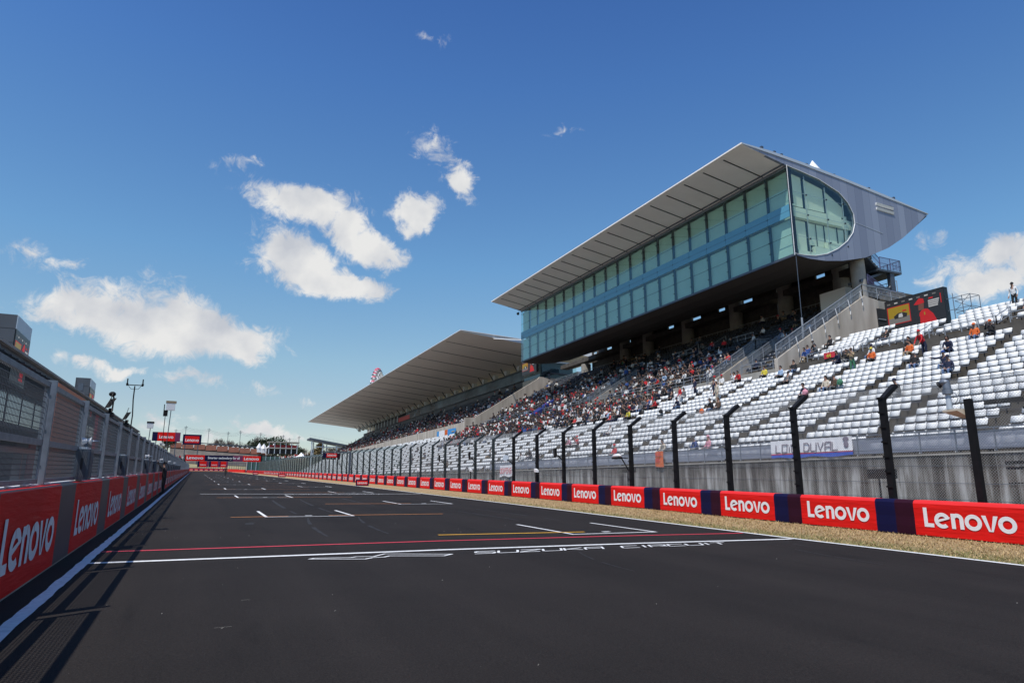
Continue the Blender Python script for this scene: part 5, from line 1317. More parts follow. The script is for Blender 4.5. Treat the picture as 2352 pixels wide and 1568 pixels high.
# people on the track
person('reach', -1.55, 44.5, G(44.5), 'black', 'black', ('cap', 'cloth_black'), 'person in black stretching both arms up towards the fence on the pit wall', rz=70, group=None, scale=1.06)
person('walk', 6.0, 160, G(160), 'black', 'black', HR, 'person in black walking on the far end of the starting straight', rz=0, group=None, scale=1.15)
# ------------------------------------------------------------------ things along the track
def face_board(name, c, w, h, ang, label, cat='sign', style='board', group=None, feet=True, thick=.12):
    """board with the company word; faces -y turned by ang about z"""
    root = empty(name, c, label, cat, group, rz=R(ang)); mb = MB()
    mb.box(-w/2, w/2, 0, thick, 0, h, 'banner_navy'); mb.build('panel', root)
    mb = MB(); b = h*.16 if style == 'board' else 0
    if style == 'board': mb.box(-w/2+b*1.2, w/2-b*1.2, -.01, -.002, b, h-b, 'banner_red')
    elif style == 'wide': mb.box(-w*.31, w*.31, -.01, -.002, .0, h, 'banner_red'); mb.box(w*.31, w/2, -.01, -.002, 0, h, 'banner_purple')
    mb.build('red_field', root); mb = MB()
    ww = w*.72 if style == 'board' else w*.5; word(mb, (-ww/2, -.022, h*.30), (1, 0, 0), (0, 0, 1), ww/WORDW*1.0, ww, N=(0, -1, 0)); mb.build('lettering', root)
    return root
face_board('trackside_board', (15.1, 68.5, G(68.5)), 1.25, .60, -8, 'small navy and red board on the verge, nearest of the three', group='small boards on the grass verge')
face_board('trackside_board', (15.6, 142.7, G(142.7)), 1.4, .70, -8, 'small navy and red board on the verge, second of the three', group='small boards on the grass verge')
face_board('trackside_board', (14.8, 197, G(197)), 1.4, .68, -8, 'small navy and red board on the verge, farthest of the three', group='small boards on the grass verge')
def start_lights():
    root = empty('start_light_gantry', (18.7, 93, G(93)), 'overhead arm from the catch fence carrying a navy and red sign with start lamps', 'gantry'); mb = MB()
    mb.box(-.12, .12, -.12, .12, 0, 3.8, 'galv_dark'); mb.bar((0, 0, 3.8), (-3.9, 0, 3.8), .12, 'galv_dark'); mb.build('arm', root)
    mb = MB(); mb.box(-3.55, -1.3, -.05, .05, 3.1, 3.65, 'banner_navy'); mb.box(-3.1, -1.75, -.07, -.055, 3.1, 3.65, 'banner_red'); mb.box(-1.75, -1.3, -.07, -.055, 3.1, 3.65, 'banner_maroon'); mb.build('sign', root)
    mb = MB(); word(mb, (-3.0, -.085, 3.27), (1, 0, 0), (0, 0, 1), .28, 1.15, N=(0, -1, 0)); mb.build('lettering', root)
    for i in range(5): mb = MB(); x = -3.4+.48*i; mb.box(x-.12, x+.12, -.1, .1, 2.85, 3.09, 'black_steel'); mb.cone((x, -.1, 2.97), .09, .09, -.02, .02, 'dark_gap', 10, (0, 1, 0)); mb.build('start_lamp', root)
start_lights()
# equipment on the catch fence posts
def fence_item(y, z, kind, label, group=None, dx=-.1):
    x = XR(y)+.72+dx; o = (x, y, G(y)+z)
    if kind == 'flood':
        root = empty('floodlight', o, label, 'lamp', group); mb = MB(); mb.bar((0, 0, -.45), (-.25, .45, .02), .05, 'black_steel'); mb.bar((0, 0, -.1), (-.25, .45, 0), .04, 'black_steel'); mb.build('bracket', root)
        mb = MB(); mb.hexa([(-.45, .30, -.05), (-.35, .75, -.1), (-.25, .77, -.1), (-.36, .30, -.05), (-.50, .30, .42), (-.40, .75, .38), (-.27, .77, .38), (-.38, .30, .42)], 'black_steel'); mb.build('lamp_head', root)
        mb = MB(); mb.poly([(-.505, .34, .38), (-.455, .34, 0), (-.375, .7, -.05), (-.42, .7, .34)], 'dark_gap'); mb.build('lens', root)
    elif kind == 'mirror':
        root = empty('dome_mirror', o, label, 'mirror', group); mb = MB(); mb.bar((0, 0, -.35), (-.2, .5, -.05), .05, 'black_steel'); mb.build('bracket', root)
        mb = MB(); mb.cone((-.22, .55, 0), .22, .2, 0, .09, 'pale_metal', 20, (-.6, -1, .1)); mb.build('mirror_bowl', root)
    elif kind == 'cobra':
        root = empty('street_lamp', o, label, 'lamp', group); mb = MB(); mb.bar((0, 0, -.7), (-.2, .25, -.15), .05, 'black_steel'); mb.bar((0, 0, -.15), (-.25, .3, -.12), .04, 'black_steel'); mb.build('bracket', root)
        mb = MB(); mb.ball((-.3, .5, -.02), .16, .34, .10, 'lamp_white', 12, 6); mb.build('lamp_head', root); mb = MB(); mb.box(-.42, -.18, .22, .78, -.16, -.08, 'black_steel'); mb.build('lens', root)
    elif kind == 'box':
        root = empty('speaker_box', o, label, 'box', group); mb = MB(); mb.box(-.12, .18, -.38, .38, -.14, .14, 'black_steel'); mb.build('casing', root); mb = MB(); mb.bar((.02, .1, -.9), (.02, .1, -.14), .04, 'black_steel'); mb.build('stalk', root)
        mb = MB(); mb.poly([(-.13, -.38, .142), (.18, -.38, .142), (.18, .38, .142), (-.13, .38, .142)], 'paint_blueish'); mb.build('lid', root)
fence_item(33.9, 2.45, 'flood', 'black square floodlight on a fence post, above the word of the seventh red banner', 'square floodlights on the fence'); fence_item(47.6, 2.5, 'flood', 'black square floodlight farther left on the fence', 'square floodlights on the fence')
fence_item(54.6, 2.4, 'flood', 'black square floodlight on the fence, third from the right', 'square floodlights on the fence'); fence_item(100, 2.4, 'flood', 'small black floodlight on the far fence beside the start lamps', 'square floodlights on the fence')
fence_item(41.2, 2.4, 'mirror', 'round mirror lamp on a fence post beside the white cloth with red letters'); fence_item(27.5, 2.35, 'cobra', 'white long lamp head with black underside on a fence post')
fence_item(28.2, 1.68, 'box', 'black box on a stalk behind the fence below the white lamp', dx=.35); fence_item(14.1, 1.58, 'box', 'black flat box with pale lid at the fence, right of the long name banner', dx=.3)
for i, y in enumerate((37.5, 48.5, 62, 70, 80)):
    root = empty('floor_lamp', (XR(y)+.5, y, G(y)+.9), 'small white lamp on a thin pole behind the barrier, number %s from the right' % ('one', 'two', 'three', 'four', 'five')[i], 'lamp', 'small white lamps behind the barrier')
    mb = MB(); mb.bar((0, 0, -.4), (0, 0, .62), .05, 'black_steel'); mb.build('pole', root); mb = MB(); mb.hexa([(-.08, -.2, .6), (.1, -.2, .6), (.1, .08, .63), (-.08, .08, .63), (-.08, -.18, .74), (.1, -.18, .74), (.1, .08, .83), (-.08, .08, .83)], 'lamp_white'); mb.build('lamp_head', root)
def gate():
    root = empty('service_gate', (18.9, 9.47, G(10)+.9), 'service gate of heavy dark posts and crossbars in the fence at the right edge', 'gate')
    mb = MB(); mb.box(-1.03, -.89, 1.48, 1.64, -.6, 2.62, 'black_steel'); mb.build('post', root)
    mb = MB(); mb.box(-1.06, -.86, -.12, .12, -.6, 2.95, 'black_steel'); mb.hexa([(-1.06, -.12, 2.95), (-.86, -.12, 2.95), (-.86, .12, 2.95), (-1.06, .12, 2.95), (-.5, -.12, 3.4), (-.3, -.12, 3.3), (-.3, .12, 3.3), (-.5, .12, 3.4)], 'black_steel'); mb.build('post', root)
    mb = MB(); mb.bar((-.5, -2, 2.48), (-.2, 1.6, 2.56), .10, 'black_steel'); mb.bar((-.5, -2, 2.28), (-.4, .6, 2.32), .06, 'black_steel')
    mb.bar((-.5, -3, 1.0), (-.3, 1.25, 1.0), .08, 'black_steel'); mb.bar((-.5, -3, .86), (-.3, 1.25, .86), .06, 'black_steel'); mb.bar((-.4, -3, .5), (-.3, 1.25, .5), .025, 'black_steel'); mb.build('crossbar', root)
gate()
def siren():
    root = empty('wind_sensor', (17.8, 11.22, 3.84), 'silver hooded pipe sensor on a beige bracket at the top of the straight fence post', 'sensor')
    mb = MB(); mb.hexa([(-.05, .0, -.32), (.25, -.1, -.5), (.3, .1, -.5), (.0, .42, -.32), (-.05, .0, -.27), (.25, -.1, -.28), (.3, .1, -.28), (.0, .42, -.27)], 'cloth_cream'); mb.build('bracket', root)
    mb = MB(); mb.cone((.05, .25, 0), .075, .06, -.26, .22, 'pale_metal', 14); mb.cone((.05, .25, 0), .125, .125, .14, .27, 'galv', 14); mb.build('pipe', root)
    mb = MB(); mb.cone((.05, .25, 0), .10, .085, .28, .46, 'galv', 14); mb.ball((.03, .30, .46), .10, .13, .09, 'galv', 12, 6); mb.cone((.02, .40, .42), .08, .09, 0, .05, 'dark_gap', 12, (-.2, 1, -.5)); mb.build('hood', root)
    mb = MB(); mb.path([(.05, .15, .2), (.05, .05, .14), (.05, .0, .02), (.05, .04, -.08), (.05, .18, -.16)], .018, 'galv', 6); mb.build('cable', root)
siren()
# banners hung on the stand
def cloth_banner(name, x, y0, y1, z0, z1, m, label, sag=.03, extra=None, amp=.02):
    root = empty(name, (x, (y0+y1)/2, z0), label, 'banner'); mb = MB(); n = 26; mrow = 16; L = Vector(root.location)
    f = lambda y, t: Vector((x-.01-amp*abs(math.sin(y*5.1+t*2))*(1-t)-.01*math.sin(y*13), y, z0+(z1-z0)*t+.01*(y-y0)+(sag*math.sin(y*3.1) if t < .1 else 0)))
    for i in range(n):
        for j in range(mrow):
            a, b = y0+(y1-y0)*i/n, y0+(y1-y0)*(i+1)/n; t0, t1 = j/mrow, (j+1)/mrow
            mm = m(t0+.01, (a-y0)/(y1-y0)); mb.poly([f(b, t0)-L, f(a, t0)-L, f(a, t1)-L, f(b, t1)-L], mm)
            mb.poly([f(b, t0)-L+Vector((.012, 0, 0)), f(b, t1)-L+Vector((.012, 0, 0)), f(a, t1)-L+Vector((.012, 0, 0)), f(a, t0)-L+Vector((.012, 0, 0))], mm)
    mb.build('cloth', root); return root, f, L
mat('cloth_banner_white', (.78, .77, .78), .85, var=.05, vscale=3); mat('ink_grey', (.20, .17, .22), .8); mat('ink_red', (.55, .03, .05), .8); mat('cloth_royal', (.03, .09, .45), .8); mat('cloth_sky', (.05, .28, .6), .8)
root, f, L = cloth_banner('name_banner', 25.44, 20.72, 25.3, 2.98, 3.80, lambda t, u: 'cloth_royal' if t < .15 else 'cloth_banner_white' if t < .19 else 'ink_red' if t < .26 else 'cloth_banner_white', 'long white banner with grey letters and blue and red hem, front rail')
mb = MB(); stroke_text(mb, 'LOÏC DUVAL', lambda a, b, e: tuple(Vector((25.40-e*3, 25.0-a, 3.28+b-.01*a))-L), .30, .36, .09, .055, 'ink_grey', .12); mb.build('lettering', root)
mb = MB(); mb.ball((0, 0, 0), .012, .16, .10, 'ink_grey', 12, 6); mb.ball((-.0, .0, -.22), .012, .13, .15, 'ink_grey', 12, 6); mb.build('helmet_print', root, Vector((25.40, 21.0, 3.68))-L)
root, f, L = cloth_banner('cloth_sheet', 25.42, 33.85, 34.62, 2.9, 3.82, lambda t, u: 'cloth_orange', 'orange cloth with dark writing hung over the front rail', amp=.06)
mb = MB(); stroke_text(mb, 'YUP', lambda a, b, e: tuple(Vector((25.33-e*3, 34.58-a, 3.52+b))-L), .14, .22, .06, .04, 'ink_red'); stroke_text(mb, 'PA', lambda a, b, e: tuple(Vector((25.33-e*3, 34.5-a, 3.15+b))-L), .14, .22, .06, .04, 'ink_red'); mb.build('lettering', root)
root, f, L = cloth_banner('cloth_sheet', 25.42, 55.2, 58.3, 2.75, 3.72, lambda t, u: 'cloth_banner_white', 'white sheet with red hand painted letters on the low rail', amp=.05, sag=.06)
mb = MB(); stroke_text(mb, 'DOIPONS', lambda a, b, e: tuple(Vector((25.33-e*3, 58.1-a, 3.05+b))-L), .30, .42, .09, .06, 'ink_red', .1); mb.build('lettering', root)
root, f, L = cloth_banner('cloth_sheet', 41.0, 113.4, 123.8, 10.9, 12.3, lambda t, u: 'cloth_sky' if u < .42 else 'cloth_orange' if u < .56 else 'cloth_banner_white' if u < .88 else 'cloth_sky', 'blue, orange and white banner along the front wall of the far stand', amp=.05)
mb = MB(); mb.box(-.02, 0, -4.6, -3.1, .8, .95, 'blade_dry'); mb.build('lettering', root, (-.08, 0, 0))
root, f, L = cloth_banner('cloth_sheet', 41.0, 139, 143.2, 10.5, 11.4, lambda t, u: 'cloth_sky' if .3 < t < .8 else 'cloth_banner_white', 'small blue and white cloth on the wall of the far stand', amp=.05)
root, f, L = cloth_banner('blank_sheet', 41.6, 50.0, 52.0, 10.5, 11.2, lambda t, u: 'cloth_banner_white', 'blank white sheet tied to the walkway rail below the nearer stairway', amp=.03)
root, f, L = cloth_banner('number_sheet', 41.7, 34.6, 35.6, 11.0, 11.45, lambda t, u: 'ink_red', 'small dark red cloth with the yellow number 44 on the walkway rail', amp=.01)
t4 = font_text('44', .4, 'cloth_yellow', .01); t4.v = [tuple(Vector((41.66, 35.35-a, 11.07+b))-L) for a, b, c in t4.v]; t4.build('lettering', root)
for (a, b, lab) in ((46.5, 53.5, 'blue vinyl canopy cover by the near foot of the far wing wall'),):
    mb = MB(); mb.hexa([(40.2, 82, 10.2), (44, 82, 12.6), (44, 84, 12.6), (40.2, 84, 10.2), (40.2, 82, 11.2), (44, 82, 13.8), (44, 84, 13.8), (40.2, 84, 11.2)], 'blue_panel'); tag(mb.build('stair_cover'), 'blue boarded stair cover below the wing wall of the far stand', 'cover')
# big screen behind the white seats
def picture(mb, P, z=0):
    """the broadcast picture: P(u, v, lift) maps unit coordinates of the screen"""
    q = lambda pts, m, l=1: mb.poly([P(a, b, .006*l) for a, b in pts], m)
    q([(0, 0), (1, 0), (1, 1), (0, 1)], 'scr_dark', 0)
    q([(.03, .28), (.43, .28), (.43, .82), (.03, .82)], 'scr_red', 1); q([(.045, .30), (.415, .30), (.415, .80), (.045, .80)], 'scr_yellow', 2); q([(.045, .30), (.415, .30), (.415, .47), (.045, .47)], 'scr_grey', 3)
    q([(.15, .44), (.36, .44), (.38, .54), (.30, .60), (.22, .60), (.14, .52)], 'scr_dark', 4); q([(.22, .46), (.30, .46), (.29, .58), (.23, .56)], 'scr_white', 5); q([(.30, .62), (.37, .62), (.37, .66), (.30, .66)], 'scr_red', 5)
    q([(.53, .08), (.86, .08), (.80, .35), (.72, .52), (.64, .55), (.58, .45), (.56, .25)], 'scr_red', 1); q([(.57, .52), (.66, .52), (.67, .72), (.58, .72)], 'scr_skin', 2)
    q([(.50, .72), (.56, .70), (.68, .72), (.67, .84), (.60, .88), (.55, .80)], 'scr_red', 3); q([(.535, .10), (.575, .10), (.585, .35), (.555, .35)], 'scr_dark', 4); q([(.655, .36), (.675, .36), (.675, .45), (.655, .45)], 'scr_yellow', 4)
    for i, w in enumerate((.19, .18, .17, .16)): q([(.74, .72-.055*i), (.74+w*.95, .72-.055*i), (.74+w*.95, .755-.055*i), (.74, .755-.055*i)], 'scr_white', 1)
    q([(.75, .79), (.82, .79), (.83, .83), (.76, .83)], 'scr_red', 1); q([(.94, .60), (.955, .60), (.955, .88), (.94, .88)], 'scr_red', 1)
    for i in range(7): q([(.04+.13*i, .90), (.10+.13*i, .90), (.10+.13*i, .935), (.04+.13*i, .935)], 'scr_white' if i % 2 else 'scr_grey', 1)
def big_screen():
    root = empty('video_screen', (52.9, 35.8, 10.48), 'large black video screen showing a racing car, behind the top white seats', 'screen')
    mb = MB(); mb.box(0, .5, -2.75, 2.75, 2.6, 7.3, 'screen_black'); mb.build('housing', root); mb = MB()
    picture(mb, lambda u, v, l: (-.01-l, 2.72-5.44*u, 4.2+3.0*v)); mb.build('picture', root)
    mb = MB()
    for y in (-3.3, -4.7):
        for x in (.2, 1.4): mb.bar((x, y, 0), (x, y, 6.6 if y > -4 else 6.2), .07, 'galv', n=6)
    for z in (1.2, 2.6, 4.0, 5.2, 6.2):
        for a, b in (((.2, -2.7), (.2, -4.7)), ((1.4, -2.7), (1.4, -4.7)), ((.2, -4.7), (1.4, -4.7)), ((.2, -3.3), (1.4, -3.3))): mb.bar((*a, z), (*b, z), .05, 'galv', n=6)
    for z in (1.2, 2.6, 4.0, 5.0): mb.bar((.2, -3.3, z), (.2, -4.7, z+1.2), .04, 'galv', n=6); mb.bar((1.4, -4.7, z), (1.4, -2.7, z+1.2), .04, 'galv', n=6)
    mb.build('scaffold', root); root.scale = (.945,)*3
big_screen()
def small_screen():
    root = empty('video_screen', (48, 98.4, 20), 'small video screen hanging under the far corner of the glass building', 'screen')
    mb = MB(); mb.box(0, .35, -2.7, 2.7, 0, 2.5, 'screen_black'); mb.build('housing', root); mb = MB(); picture(mb, lambda u, v, l: (-.02-l, 2.65-5.3*u, .1+2.3*v)); mb.build('picture', root)
    mb = MB(); mb.bar((.2, 0, 2.4), (.2, 0, 4), .15, 'black_steel'); mb.build('bracket', root)
small_screen()

# ------------------------------------------------------------------ pit side
def pit_building():
    root = empty('pit_building', (-20, 100, G(100)), 'long low grey pit building with an overhanging flat roof along the left edge', 'building'); L = Vector(root.location)
    def B(mb, name): mb.v = [tuple(Vector(v)-L) for v in mb.v]; return mb.build(name, root)
    sl = .0285; H = 9.45
    mb = MB(); mb.box(-34, -12.0, -20, 176, H-.05, H+.14, 'concrete', sl); mb.box(-34, -12.3, -20, 176, H-.40, H-.05, 'pit_grey', sl)
    for i in range(98): y = -18+2*i; mb.box(-15, -12.1, y, y+.12, H-.52, H-.4, 'galv_dark', sl)
    B(mb, 'roof')
    mb = MB(); mb.box(-33, -15.4, -20, 174, 0, H-.5, 'pit_grey', sl); B(mb, 'walls')
    for i in range(33):
        y = -12+5.6*i; mb = MB(); mb.box(-15.4, -15.34, y, y+4.9, 5.3, 8.2, 'ribbon_glass', sl); B(mb, 'window')
        mb = MB(); m = ['dark_gap', 'pit_grey', 'dark_gap', 'tower_grey', 'dark_gap', 'pit_grey', 'red_panel', 'red_panel', 'pit_grey', 'tower_grey', 'blue_panel'][i % 11] if i > 1 else 'dark_gap'
        mb.box(-15.4, -15.30, y, y+4.9, .3, 3.8, m, sl); B(mb, 'garage_door')
    mb = MB(); mb.box(-15.4, -13.2, -20, 174, 4.3, 4.7, 'concrete_dark', sl); B(mb, 'balcony')
pit_building()
for (y0, x0, h, zt, lab) in ((59.95, -13.0, 4.95, 14.26, 'nearer grey tower box with an angled video screen on the pit roof'), (99.77, -13.0, 4.8, 15.4, 'farther grey tower box with an angled video screen on the pit roof')):
    root = empty('roof_tower', (x0, y0, zt-4), lab, 'tower', 'screen towers on the pit roof'); w = 6 if y0 < 70 else 1.6
    mb = MB(); mb.box(-w, 0, 0, h, -1.0, 4.0, 'tower_grey')
    for i in range(1, 4): mb.box(-w-.01, -.02, -.012, -.002, 4-1.05*i, 4.02-1.05*i, 'dark_gap')
    for i in range(int(w/1.5)): mb.box(-1.5*(i+1), -1.5*(i+1)+.03, -.012, -.002, 0, 4, 'dark_gap')
    if w < 2: mb.box(-1.25, -.7, -.03, -.0021, 2.4, 3.3, 'galv_dark')
    mb.build('box', root); mb = MB(); mb.box(.002, .06, .02, h-.02, 2.95, 3.97, 'pale_metal'); mb.build('header', root)
    mb = MB(); mb.box(.002, .07, .05, h-.05, -.9, 2.93, 'screen_black'); picture(mb, lambda u, v, l: (.075+l, .08+(h-.16)*u, -.8+3.6*v)); mb.build('video_screen', root)
# coloured team hoardings standing behind the pit fence
for i, (y0, y1, z1, m, txt, lab) in enumerate(((22.0, 27.5, 3.75, 'orange_panel', '', 'tall orange team board behind the pit fence'), (31, 36, 3.6, 'red_panel', '', 'first red team board behind the pit fence'), (38, 46, 3.6, 'red_panel', '', 'second red team board behind the pit fence'), (47, 55, 3.4, 'blue_panel', '', 'dark blue team board behind the pit fence'))):
    root = empty('team_board', (-3.6, y0, G(y0)), lab, 'board', None); mb = MB(); mb.box(-.1, 0, 0, y1-y0, .9, z1, m, .029); mb.build('panel', root)
    mb = MB(); mb.box(-.08, -.02, .2, .3, 0, .9, 'galv_dark', .029); mb.box(-.08, -.02, y1-y0-.3, y1-y0-.2, 0, .9, 'galv_dark', .029); mb.build('foot', root)
    if 'red' in m:
        mb = MB()
        for q in range(3): mb.box(.004, .012, .5+q*1.6, 1.3+q*1.6, 1.9, 2.2, 'letter_white', .029)
        mb.build('white_print', root)
mb = MB()
for i in range(9):
    y = 20+3.1*i; mb.box(-4.6, -4.4, y, y+.1, 0, 1.9, 'galv_dark', .029)
mb.box(-4.7, -4.3, 18, 58, 1.85, 2.0, 'galv_dark', .029); mb.box(-4.7, -4.3, 18, 58, 1.0, 1.08, 'pale_metal', .029); tag(mb.build('pit_stand'), 'low grey pit perch frame behind the pit fence', 'stand')
# marshal light boxes on the pit wall
num = ['first', 'second', 'third', 'fourth', 'fifth', 'sixth', 'seventh', 'eighth', 'ninth', 'tenth', 'eleventh', 'twelfth']
for i, y in enumerate((14.9, 22.3, 32.8, 38.6, 46.2, 53, 60, 67, 75, 83, 92, 102)):
    root = empty('signal_box', (-1.93, y, G(y)+1.25), 'upright grey signal box on the pit wall, %s from the near end' % num[i], 'box', 'signal boxes on the pit wall')
    mb = MB(); mb.box(-.06, .17, -.22, .22, .02, .56, 'galv_dark'); mb.box(-.02, .13, -.224, -.2205, .06, .52, 'pit_grey'); mb.box(.03, .07, -.228, -.2245, .2, .4, 'dark_gap'); mb.box(.171, .176, -.18, .18, .06, .52, 'pit_grey'); mb.build('casing', root)
    mb = MB(); mb.box(-.02, .12, -.18, .18, .565, .60, 'pale_metal'); mb.build('lid', root)
    if i in (0, 2, 4, 6, 8):
        mb = MB(); mb.cone((.06, .02, .72), .03, .075, .0, .07, 'lamp_white', 14, (1, .2, .1)); mb.cone((.06, .0, .72), .065, .05, -.08, .0, 'lamp_white', 14, (1, .2, .1)); mb.cone((.14, .02, .72), .02, .004, 0, .12, 'lamp_white', 8, (1, .2, .1)); mb.bar((.06, 0, .6), (.06, 0, .70), .05, 'galv_dark'); mb.build('horn', root)
def cam_rig(y, s, lab):
    z = G(y)+2.70; root = empty('remote_camera', (-1.97, y, z), lab, 'camera', 'remote cameras clamped to the pit fence'); root.scale = (s*1.25, s, s)
    mb = MB(); mb.box(-.08, .08, -.22, .22, 0, .10, 'black_steel'); mb.bar((0, -.1, .08), (0, -.16, .22), .06, 'black_steel'); mb.bar((0, .1, .08), (.02, .2, .25), .04, 'black_steel'); mb.build('clamp', root)
    mb = MB(); mb.hexa([(-.12, -.27, .20), (.0, -.27, .24), (.0, -.12, .27), (-.12, -.12, .23), (-.02, -.2, .50), (.11, -.2, .54), (.11, -.05, .56), (-.02, -.05, .52)], 'black_steel'); mb.build('body', root)
    if s > .76:
        mb = MB(); mb.bar((.02, .2, .25), (.02, .25, .6), .035, 'black_steel'); mb.bar((.02, .25, .6), (.0, .05, .66), .03, 'black_steel'); mb.ball((0, 0, .68), .08, .09, .08, 'black_steel', 10, 6); mb.build('arm', root)
    mb = MB(); c = [(0, -.27, .3), (0, -.37, .38), (0, -.33, .5), (0, -.2, .52), (.02, -.1, .7), (.02, .1, .72)]; mb.path(c, .015, 'black_steel'); mb.build('cable', root)
cam_rig(18.9, .78, 'black remote camera on a jointed arm above the pit fence, the nearer one'); cam_rig(23.2, .75, 'smaller black remote camera on the pit fence, the farther one')
def mast():
    root = empty('wind_mast', (-2.0, 25.1, G(25.1)+2.65), 'thin black mast with two wind sensors on a cross arm, standing on the pit fence', 'mast')
    mb = MB(); mb.path([(0, 0, 0), (.015, -.0, .5), (-.01, -.1, 1.0), (.0, -.2, 1.42)], .04, 'black_steel', 6); mb.build('pole', root)
    mb = MB(); mb.bar((-.22, -.2, 1.45), (.22, -.2, 1.45), .025, 'black_steel'); mb.path([(-.2, -.2, 1.45), (-.1, -.2, 1.32), (.1, -.2, 1.32), (.2, -.2, 1.45)], .012, 'black_steel'); mb.build('cross_arm', root)
    for s in (-1, 1): mb = MB(); mb.ball((s*.22, -.2, 1.47), .035, .035, .06, 'black_steel', 8, 6); mb.cone((s*.22, -.2, 0), .018, .018, 1.5, 1.65, 'black_steel', 8); mb.build('sensor', root)
mast()
def lampmast(x, y, zt, base, lab, w):
    root = empty('camera_mast', (x, y, base), lab, 'mast'); h = zt-base
    mb = MB(); mb.bar((0, 0, 0), (w*.15, 0, h-w), .06*w+.03, 'galv_dark', n=6); mb.build('pole', root); mb = MB(); mb.box(-w*.35, w*.5, -.1, .3, h-w, h-w*.25, 'lamp_white'); mb.build('box', root); mb = MB(); mb.box(-w*.4, w*.6, -.12, .32, h-w*.24, h, 'cloth_khaki' if w > .8 else 'black_steel'); mb.build('top', root)
lampmast(-3.5, 60, 6.75, G(60)+2, 'white box with black hood on a short pole behind the pit fence', .5); lampmast(-2.9, 78, 10.5, G(78)+2, 'tall thin lattice mast topped by a pale lamp box', .95)
root = empty('antenna', (-2.95, 78.3, G(78)+2), 'small dark antenna pair on a pole beside the tall lamp mast', 'antenna'); mb = MB(); mb.bar((-.3, 0, 0), (-.3, 0, 5.3), .06, 'black_steel'); mb.build('pole', root); mb = MB(); mb.box(-.5, -.1, -.1, .1, 4.7, 5.3, 'black_steel'); mb.box(-.5, -.42, -.05, .05, 5.3, 5.9, 'black_steel'); mb.box(-.18, -.1, -.05, .05, 5.3, 5.9, 'black_steel'); mb.build('aerial', root)

# ------------------------------------------------------------------ the far end of the straight
def gantry():
    root = empty('overhead_gantry', (8.5, 250, G(250)), 'wide red and navy overhead sign gantry spanning the track', 'gantry')
    mb = MB(); mb.box(-11.6, 11.5, -.4, .4, 3.85, 5.75, 'banner_navy'); mb.build('beam', root)
    mb = MB(); mb.box(-11.6, -5.9, -.45, -.41, 3.85, 5.75, 'banner_red'); mb.box(5.9, 11.5, -.45, -.41, 3.85, 5.75, 'banner_red'); mb.box(2.8, 5.9, -.45, -.41, 3.85, 5.75, 'banner_purple'); mb.build('red_field', root)
    mb = MB(); word(mb, (-11.25, -.5, 4.35), (1, 0, 0), (0, 0, 1), .9, 4.9, N=(0, -1, 0)); mb.build('lettering', root); mb = MB(); word(mb, (6.25, -.5, 4.35), (1, 0, 0), (0, 0, 1), .9, 4.7, N=(0, -1, 0)); mb.build('lettering', root)
    t = font_text('Smarter technology for all', 1.02, 'letter_white', .022); xs = [v[0] for v in t.v]; sc = 9.8/(max(xs)-min(xs)); t.v = [(-4.95+(a-min(xs))*sc, -.5, 4.55+b*sc*1.15) for a, b, c in t.v]; t.build('slogan', root)
    mb = MB(); mb.box(-12, -11.6, -.3, .3, 0, 5.75, 'black_steel'); mb.build('leg', root); mb = MB(); mb.box(11.5, 12.0, -.3, .3, 0, 6.5, 'black_steel'); mb.build('leg', root)
gantry()
def hill_board(x0, x1, z0, z1, y, style, lab):
    root = face_board('hill_board', ((x0+x1)/2, y, z0), x1-x0, z1-z0, 0, lab, style=style, group='large sign boards on the hillside', thick=.6)
    mb = MB()
    for s in (-.35, .35): mb.bar(((x1-x0)*s, .4, -9), ((x1-x0)*s, .4, .2), .35, 'galv_dark')
    mb.build('legs', root)
hill_board(-18.9, -7.4, 23.6, 27.6, 350, 'wide', 'wide red hillside board with navy and purple ends, the left one'); hill_board(-6.3, 1.5, 22.3, 26.9, 350, 'board', 'framed red and navy hillside board, the right one')
for i, (u, w) in enumerate(((4.2, 5.4), (9.6, 5.2), (14.0, 4.4))): face_board('barrier_board', (u-.6, 395, G(395)+2.1), w, 3.0, 0, 'small red and navy board above the far barrier, %s of three' % num[i], style='wide', group='boards above the far barrier', thick=.3)
def far_barrier():
    root = empty('far_barrier', (7, 390, G(390)), 'pink and red advertising barrier across the far bend', 'barrier'); mb = MB(); mb.hexa([(-12, 0, 0), (14, 0, 0), (14, .5, 0), (-12, .5, 0), (-12, 0, 1.7), (14, 0, 1.3), (14, .5, 1.3), (-12, .5, 1.7)], 'banner_purple'); mb.build('wall', root)
    for i in range(10):
        x = -9.5+2.35*i; mb = MB(); mb.box(x, x+1.6, -.05, -.01, .15, 1.25, 'banner_red'); o = mb.build('red_banner', root); mb = MB(); word(mb, (x+.15, -.08, .5), (1, 0, 0), (0, 0, 1), .4, 1.3, N=(0, -1, 0)); mb.build('lettering', o)
far_barrier()
mb = MB(); mb.poly([(-14, 372, G(372)+.1), (16, 330, G(330)+.1), (18, 388, G(388)+.1), (-14, 392, G(392)+.1)], 'earth'); tag(mb.build('gravel_trap'), kind='structure')
mb = MB(); mb.hexa([(14, 345, G(345)), (18, 300, G(300)), (18.6, 300, G(300)), (14.6, 345, G(345)), (14, 345, G(345)+1.2), (18, 300, G(300)+1.1), (18.6, 300, G(300)+1.1), (14.6, 345, G(345)+1.2)], 'banner_red'); mb.box(13.6, 18, 346, 346.4, G(346), G(346)+1.3, 'orange_panel'); tag(mb.build('bend_barrier'), 'short red barrier with white top where the straight begins', 'barrier')
